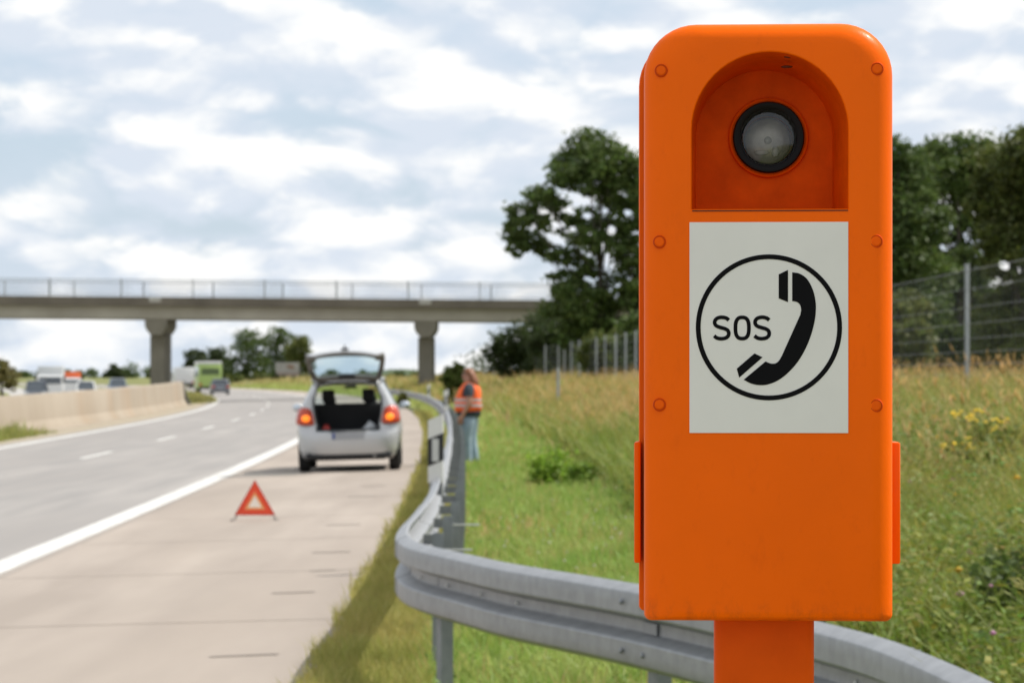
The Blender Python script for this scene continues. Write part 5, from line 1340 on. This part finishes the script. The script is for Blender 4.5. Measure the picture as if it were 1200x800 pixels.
# broad-leaved weeds: clumps of leaf faces up to half a metre
def weeds(name, u, Y, hgt, per, size, tint, label, seed, cat='weeds', flower=None):
    rg = np.random.default_rng(seed); n = len(u); base = roots(u, Y); hh = hgt * rg.uniform(.5, 1.3, n)
    k = np.repeat(np.arange(n), per); m = len(k)
    t = rg.uniform(.1, 1, m); p = base[k].copy(); rad = hh[k] * .30 * (1.1 - .5 * t); az = rg.uniform(0, 2 * PI, m)
    p[:, 0] += np.cos(az) * rad * rg.uniform(.2, 1, m); p[:, 1] += np.sin(az) * rad * rg.uniform(.2, 1, m); p[:, 2] += hh[k] * t
    a = np.stack([np.cos(az), np.sin(az), rg.uniform(-.5, .7, m)], 1); a /= np.linalg.norm(a, axis=1)[:, None]
    b = np.cross(a, np.array([0, 0, 1.0])[None] + rg.normal(size=(m, 3)) * .35); b /= np.linalg.norm(b, axis=1)[:, None]
    s = (size * rg.uniform(.6, 1.3, m))[:, None]
    V = np.empty((m, 4, 3)); V[:, 0] = p; V[:, 2] = p + a * s; V[:, 1] = p + a * s * .5 + b * s * .24; V[:, 3] = p + a * s * .5 - b * s * .24
    col = np.array(tint)[None] * rg.uniform(.75, 1.25, n)[k][:, None] * rg.uniform(.85, 1.15, m)[:, None]; hue = rg.uniform(-.25, .45, n)[k]; col[:, 0] *= 1 + hue
    o = fast_mesh(name, V.reshape(-1, 3), np.arange(m * 4), np.arange(m) * 4, None, m_grass, None, np.repeat(col, 4, axis=0))
    return tag(o, label, cat, kind='stuff')
def wz(u0, u1, bands, seed, cond=None):
    U, Y_ = [], []
    for i, (a, b, d) in enumerate(bands):
        u, Y = scatter(u0, u1, a, b, d, seed + i)
        if cond: k = cond(u, Y, np.random.default_rng(seed + 9 + i)); u, Y = u[k], Y[k]
        U.append(u); Y_.append(Y)
    return np.concatenate(U), np.concatenate(Y_)
u, Y = wz(1.5, 8, [(8, 18, 46), (18, 32, 34), (32, 60, 18)], 150, lambda u, Y, r: r.random(len(u)) < vn(u, Y, 1.2, 41) ** 1.25)
weeds('leafy_weeds', u, Y, .50, 74, .046, (.16, .215, .038), 'leafy green weeds on the bank right of the telephone', 151)
u, Y = wz(-.3, 3.2, [(8, 16, 26), (16, 30, 16), (30, 60, 5)], 155, lambda u, Y, r: r.random(len(u)) < vn(u, Y, .9, 43) ** 1.6)
weeds('clover_patches', u, Y, .13, 30, .035, (.19, .29, .055), 'low broad-leaved clover in the mown verge', 156)
u, Y = wz(2.2, 8.5, [(9, 20, 8), (20, 40, 4.5), (40, 80, 1.8)], 160, lambda u, Y, r: r.random(len(u)) < vn(u, Y, 1.6, 45))
weeds('brown_seedheads', u, Y, .72, 60, .020, (.24, .12, .05), 'rusty brown dock stalks gone to seed on the bank', 161)
# blossoms: pink and white specks
def specks(name, u, Y, h0, h1, size, tint, label, seed):
    rg = np.random.default_rng(seed); p = roots(u, Y); n = len(p); p[:, 2] += rg.uniform(h0, h1, n); vs, ls = [], []
    V = np.empty((n, 6, 3)); s = size * rg.uniform(.7, 1.3, n)
    for q, dv in enumerate(((1, 0, 0), (0, 1, 0), (-1, 0, 0), (0, -1, 0), (0, 0, .7), (0, 0, -.7))): V[:, q] = p + np.array(dv)[None] * s[:, None]
    tr = np.array([[0, 1, 4], [1, 2, 4], [2, 3, 4], [3, 0, 4], [1, 0, 5], [2, 1, 5], [3, 2, 5], [0, 3, 5]]).ravel()
    lo = (np.arange(n)[:, None] * 6 + tr[None]).ravel(); col = np.array(tint)[None] * rg.uniform(.8, 1.2, n)[:, None]
    # a thin stem under each blossom
    g = roots(u, Y); m = np.empty((n, 3, 3)); m[:, 0] = g + np.array([-.003, 0, 0]); m[:, 1] = g + np.array([.003, 0, 0]); m[:, 2] = p
    lo = np.concatenate([lo, (n * 6 + np.arange(n * 3))]); st = np.arange(len(lo) // 3) * 3
    VV = np.concatenate([V.reshape(-1, 3), m.reshape(-1, 3)]); cc = np.concatenate([np.repeat(col, 6, axis=0), np.repeat(np.array([[.12, .15, .05]]), n * 3, axis=0)])
    return tag(fast_mesh(name, VV, lo, st, None, m_grass, None, cc), label, 'flowers', kind='stuff')
u, Y = wz(1.4, 5, [(9, 26, 2.2)], 170); specks('pink_blossoms', u, Y, .25, .5, .017, (.55, .28, .42), 'small pink wildflowers dotted over the bank', 171)
u, Y = wz(0, 3.2, [(10, 45, 2.0)], 175); specks('white_blossoms', u, Y, .10, .18, .012, (.62, .60, .52), 'tiny white clover blossoms in the verge', 176)
u, Y = wz(2, 8, [(12, 60, 2.2)], 178, lambda u, Y, r: r.random(len(u)) < vn(u, Y, 2, 47)); specks('yellow_blossoms', u, Y, .3, .6, .020, (.62, .42, .04), 'scattered yellow wildflowers on the bank', 179)
# single plants that stand out
def plant(name, px, py, Y, w_, h_, n, size, tint, label, cat, seed, flowers=None):
    u = uof(px, Y); base = P(u, Y); r0 = empty(name, tuple(base), label=label, cat=cat); rg = np.random.default_rng(seed)
    b = MB(); tips = []
    for k in range(12):
        a = rg.uniform(0, 2 * PI); q = rg.uniform(.1, 1); e = Vector((math.cos(a) * w_ / 2 * q, math.sin(a) * w_ / 2 * q, h_ * rg.uniform(.65, 1)))
        b.tube([(e.x * .15, e.y * .15, -.02), (e.x * .6, e.y * .6, e.z * .55), e], [.006, .0045, .002], 5); tips.append(e)
    b.build('stems', mat('plant_stem', (.10, .12, .04), rough=.7), r0)
    bl = [((math.cos(a) * w_ * .28 * q, math.sin(a) * w_ * .28 * q, h_ * z), w_ * .27) for a, q, z in zip(rg.uniform(0, 6.28, 8), rg.uniform(.2, 1, 8), rg.uniform(.2, .75, 8))]
    leaves('foliage', bl, n, size, tint, r0, seed, .45)
    if flowers:
        f = MB()
        for e in tips:
            for q in range(6): f.ell(e + Vector(rg.normal(size=3) * np.array([.045, .045, .015])), (.015, .015, .008), 6, 4)
        f.build('flower_heads', mat('yellow_petals', flowers, rough=.6), r0)
    return r0
plant('flowering_plant', 1160, 520, 22.5, .75, .78, 500, .07, (.19, .22, .05), 'yellow-flowered plant on the bank at the right edge', 'wildflower', 200, (.85, .58, .03))
plant('leafy_bush', 652, 540, 40.5, .85, .46, 3600, .06, (.25, .38, .045), 'low bright green bush in the verge, the larger of two side by side', 'bush', 201)
plant('leafy_bush', 682, 545, 39.5, .52, .40, 1900, .06, (.20, .31, .04), 'low green bush in the verge, the smaller and darker of two', 'bush', 202)
plant('leafy_bush', 1195, 790, 13.2, .55, .62, 1500, .06, (.075, .11, .025), 'dark green leafy plant at the lower right corner', 'bush', 203)
# grass islands by the median wall and far margins
def patch(name, u0, u1, Y0, Y1, n, h, wd, a, b, label, seed):
    rg = np.random.default_rng(seed); u = rg.uniform(u0, u1, n); Y = rg.uniform(Y0, Y1, n); e_ = np.minimum(1, np.minimum(np.minimum(u - u0, u1 - u) / (.3 * (u1 - u0)), np.minimum(Y - Y0, Y1 - Y) / (.25 * (Y1 - Y0)))); q = rg.random(n) < e_ * 1.3 * vn(u, Y * .25, .6, seed) + .15; u, Y, e_ = u[q], Y[q], e_[q]; return blades(name, roots(u, Y), h * (.25 + .75 * e_) * (.4 + .9 * vn(u, Y, .8, seed + 1)), wd, a, b, label=label, seed=seed)
patch('wall_foot_grass', -14.15, -12.7, 80, 102, 4200, .50, .03, (.20, .26, .06), (.36, .34, .11), 'green grass tuft at the foot of the concrete wall', 300)
patch('median_grass', -17.5, -11.35, 206, 330, 11000, .62, .08, (.21, .25, .06), (.45, .37, .15), 'grass on the median beyond the end of the concrete wall', 301)
patch('far_roadside_grass', .2, 14, 240, 470, 9000, .7, .14, (.30, .28, .08), (.55, .43, .20), 'yellowing grass beside the far bend of the motorway', 302)
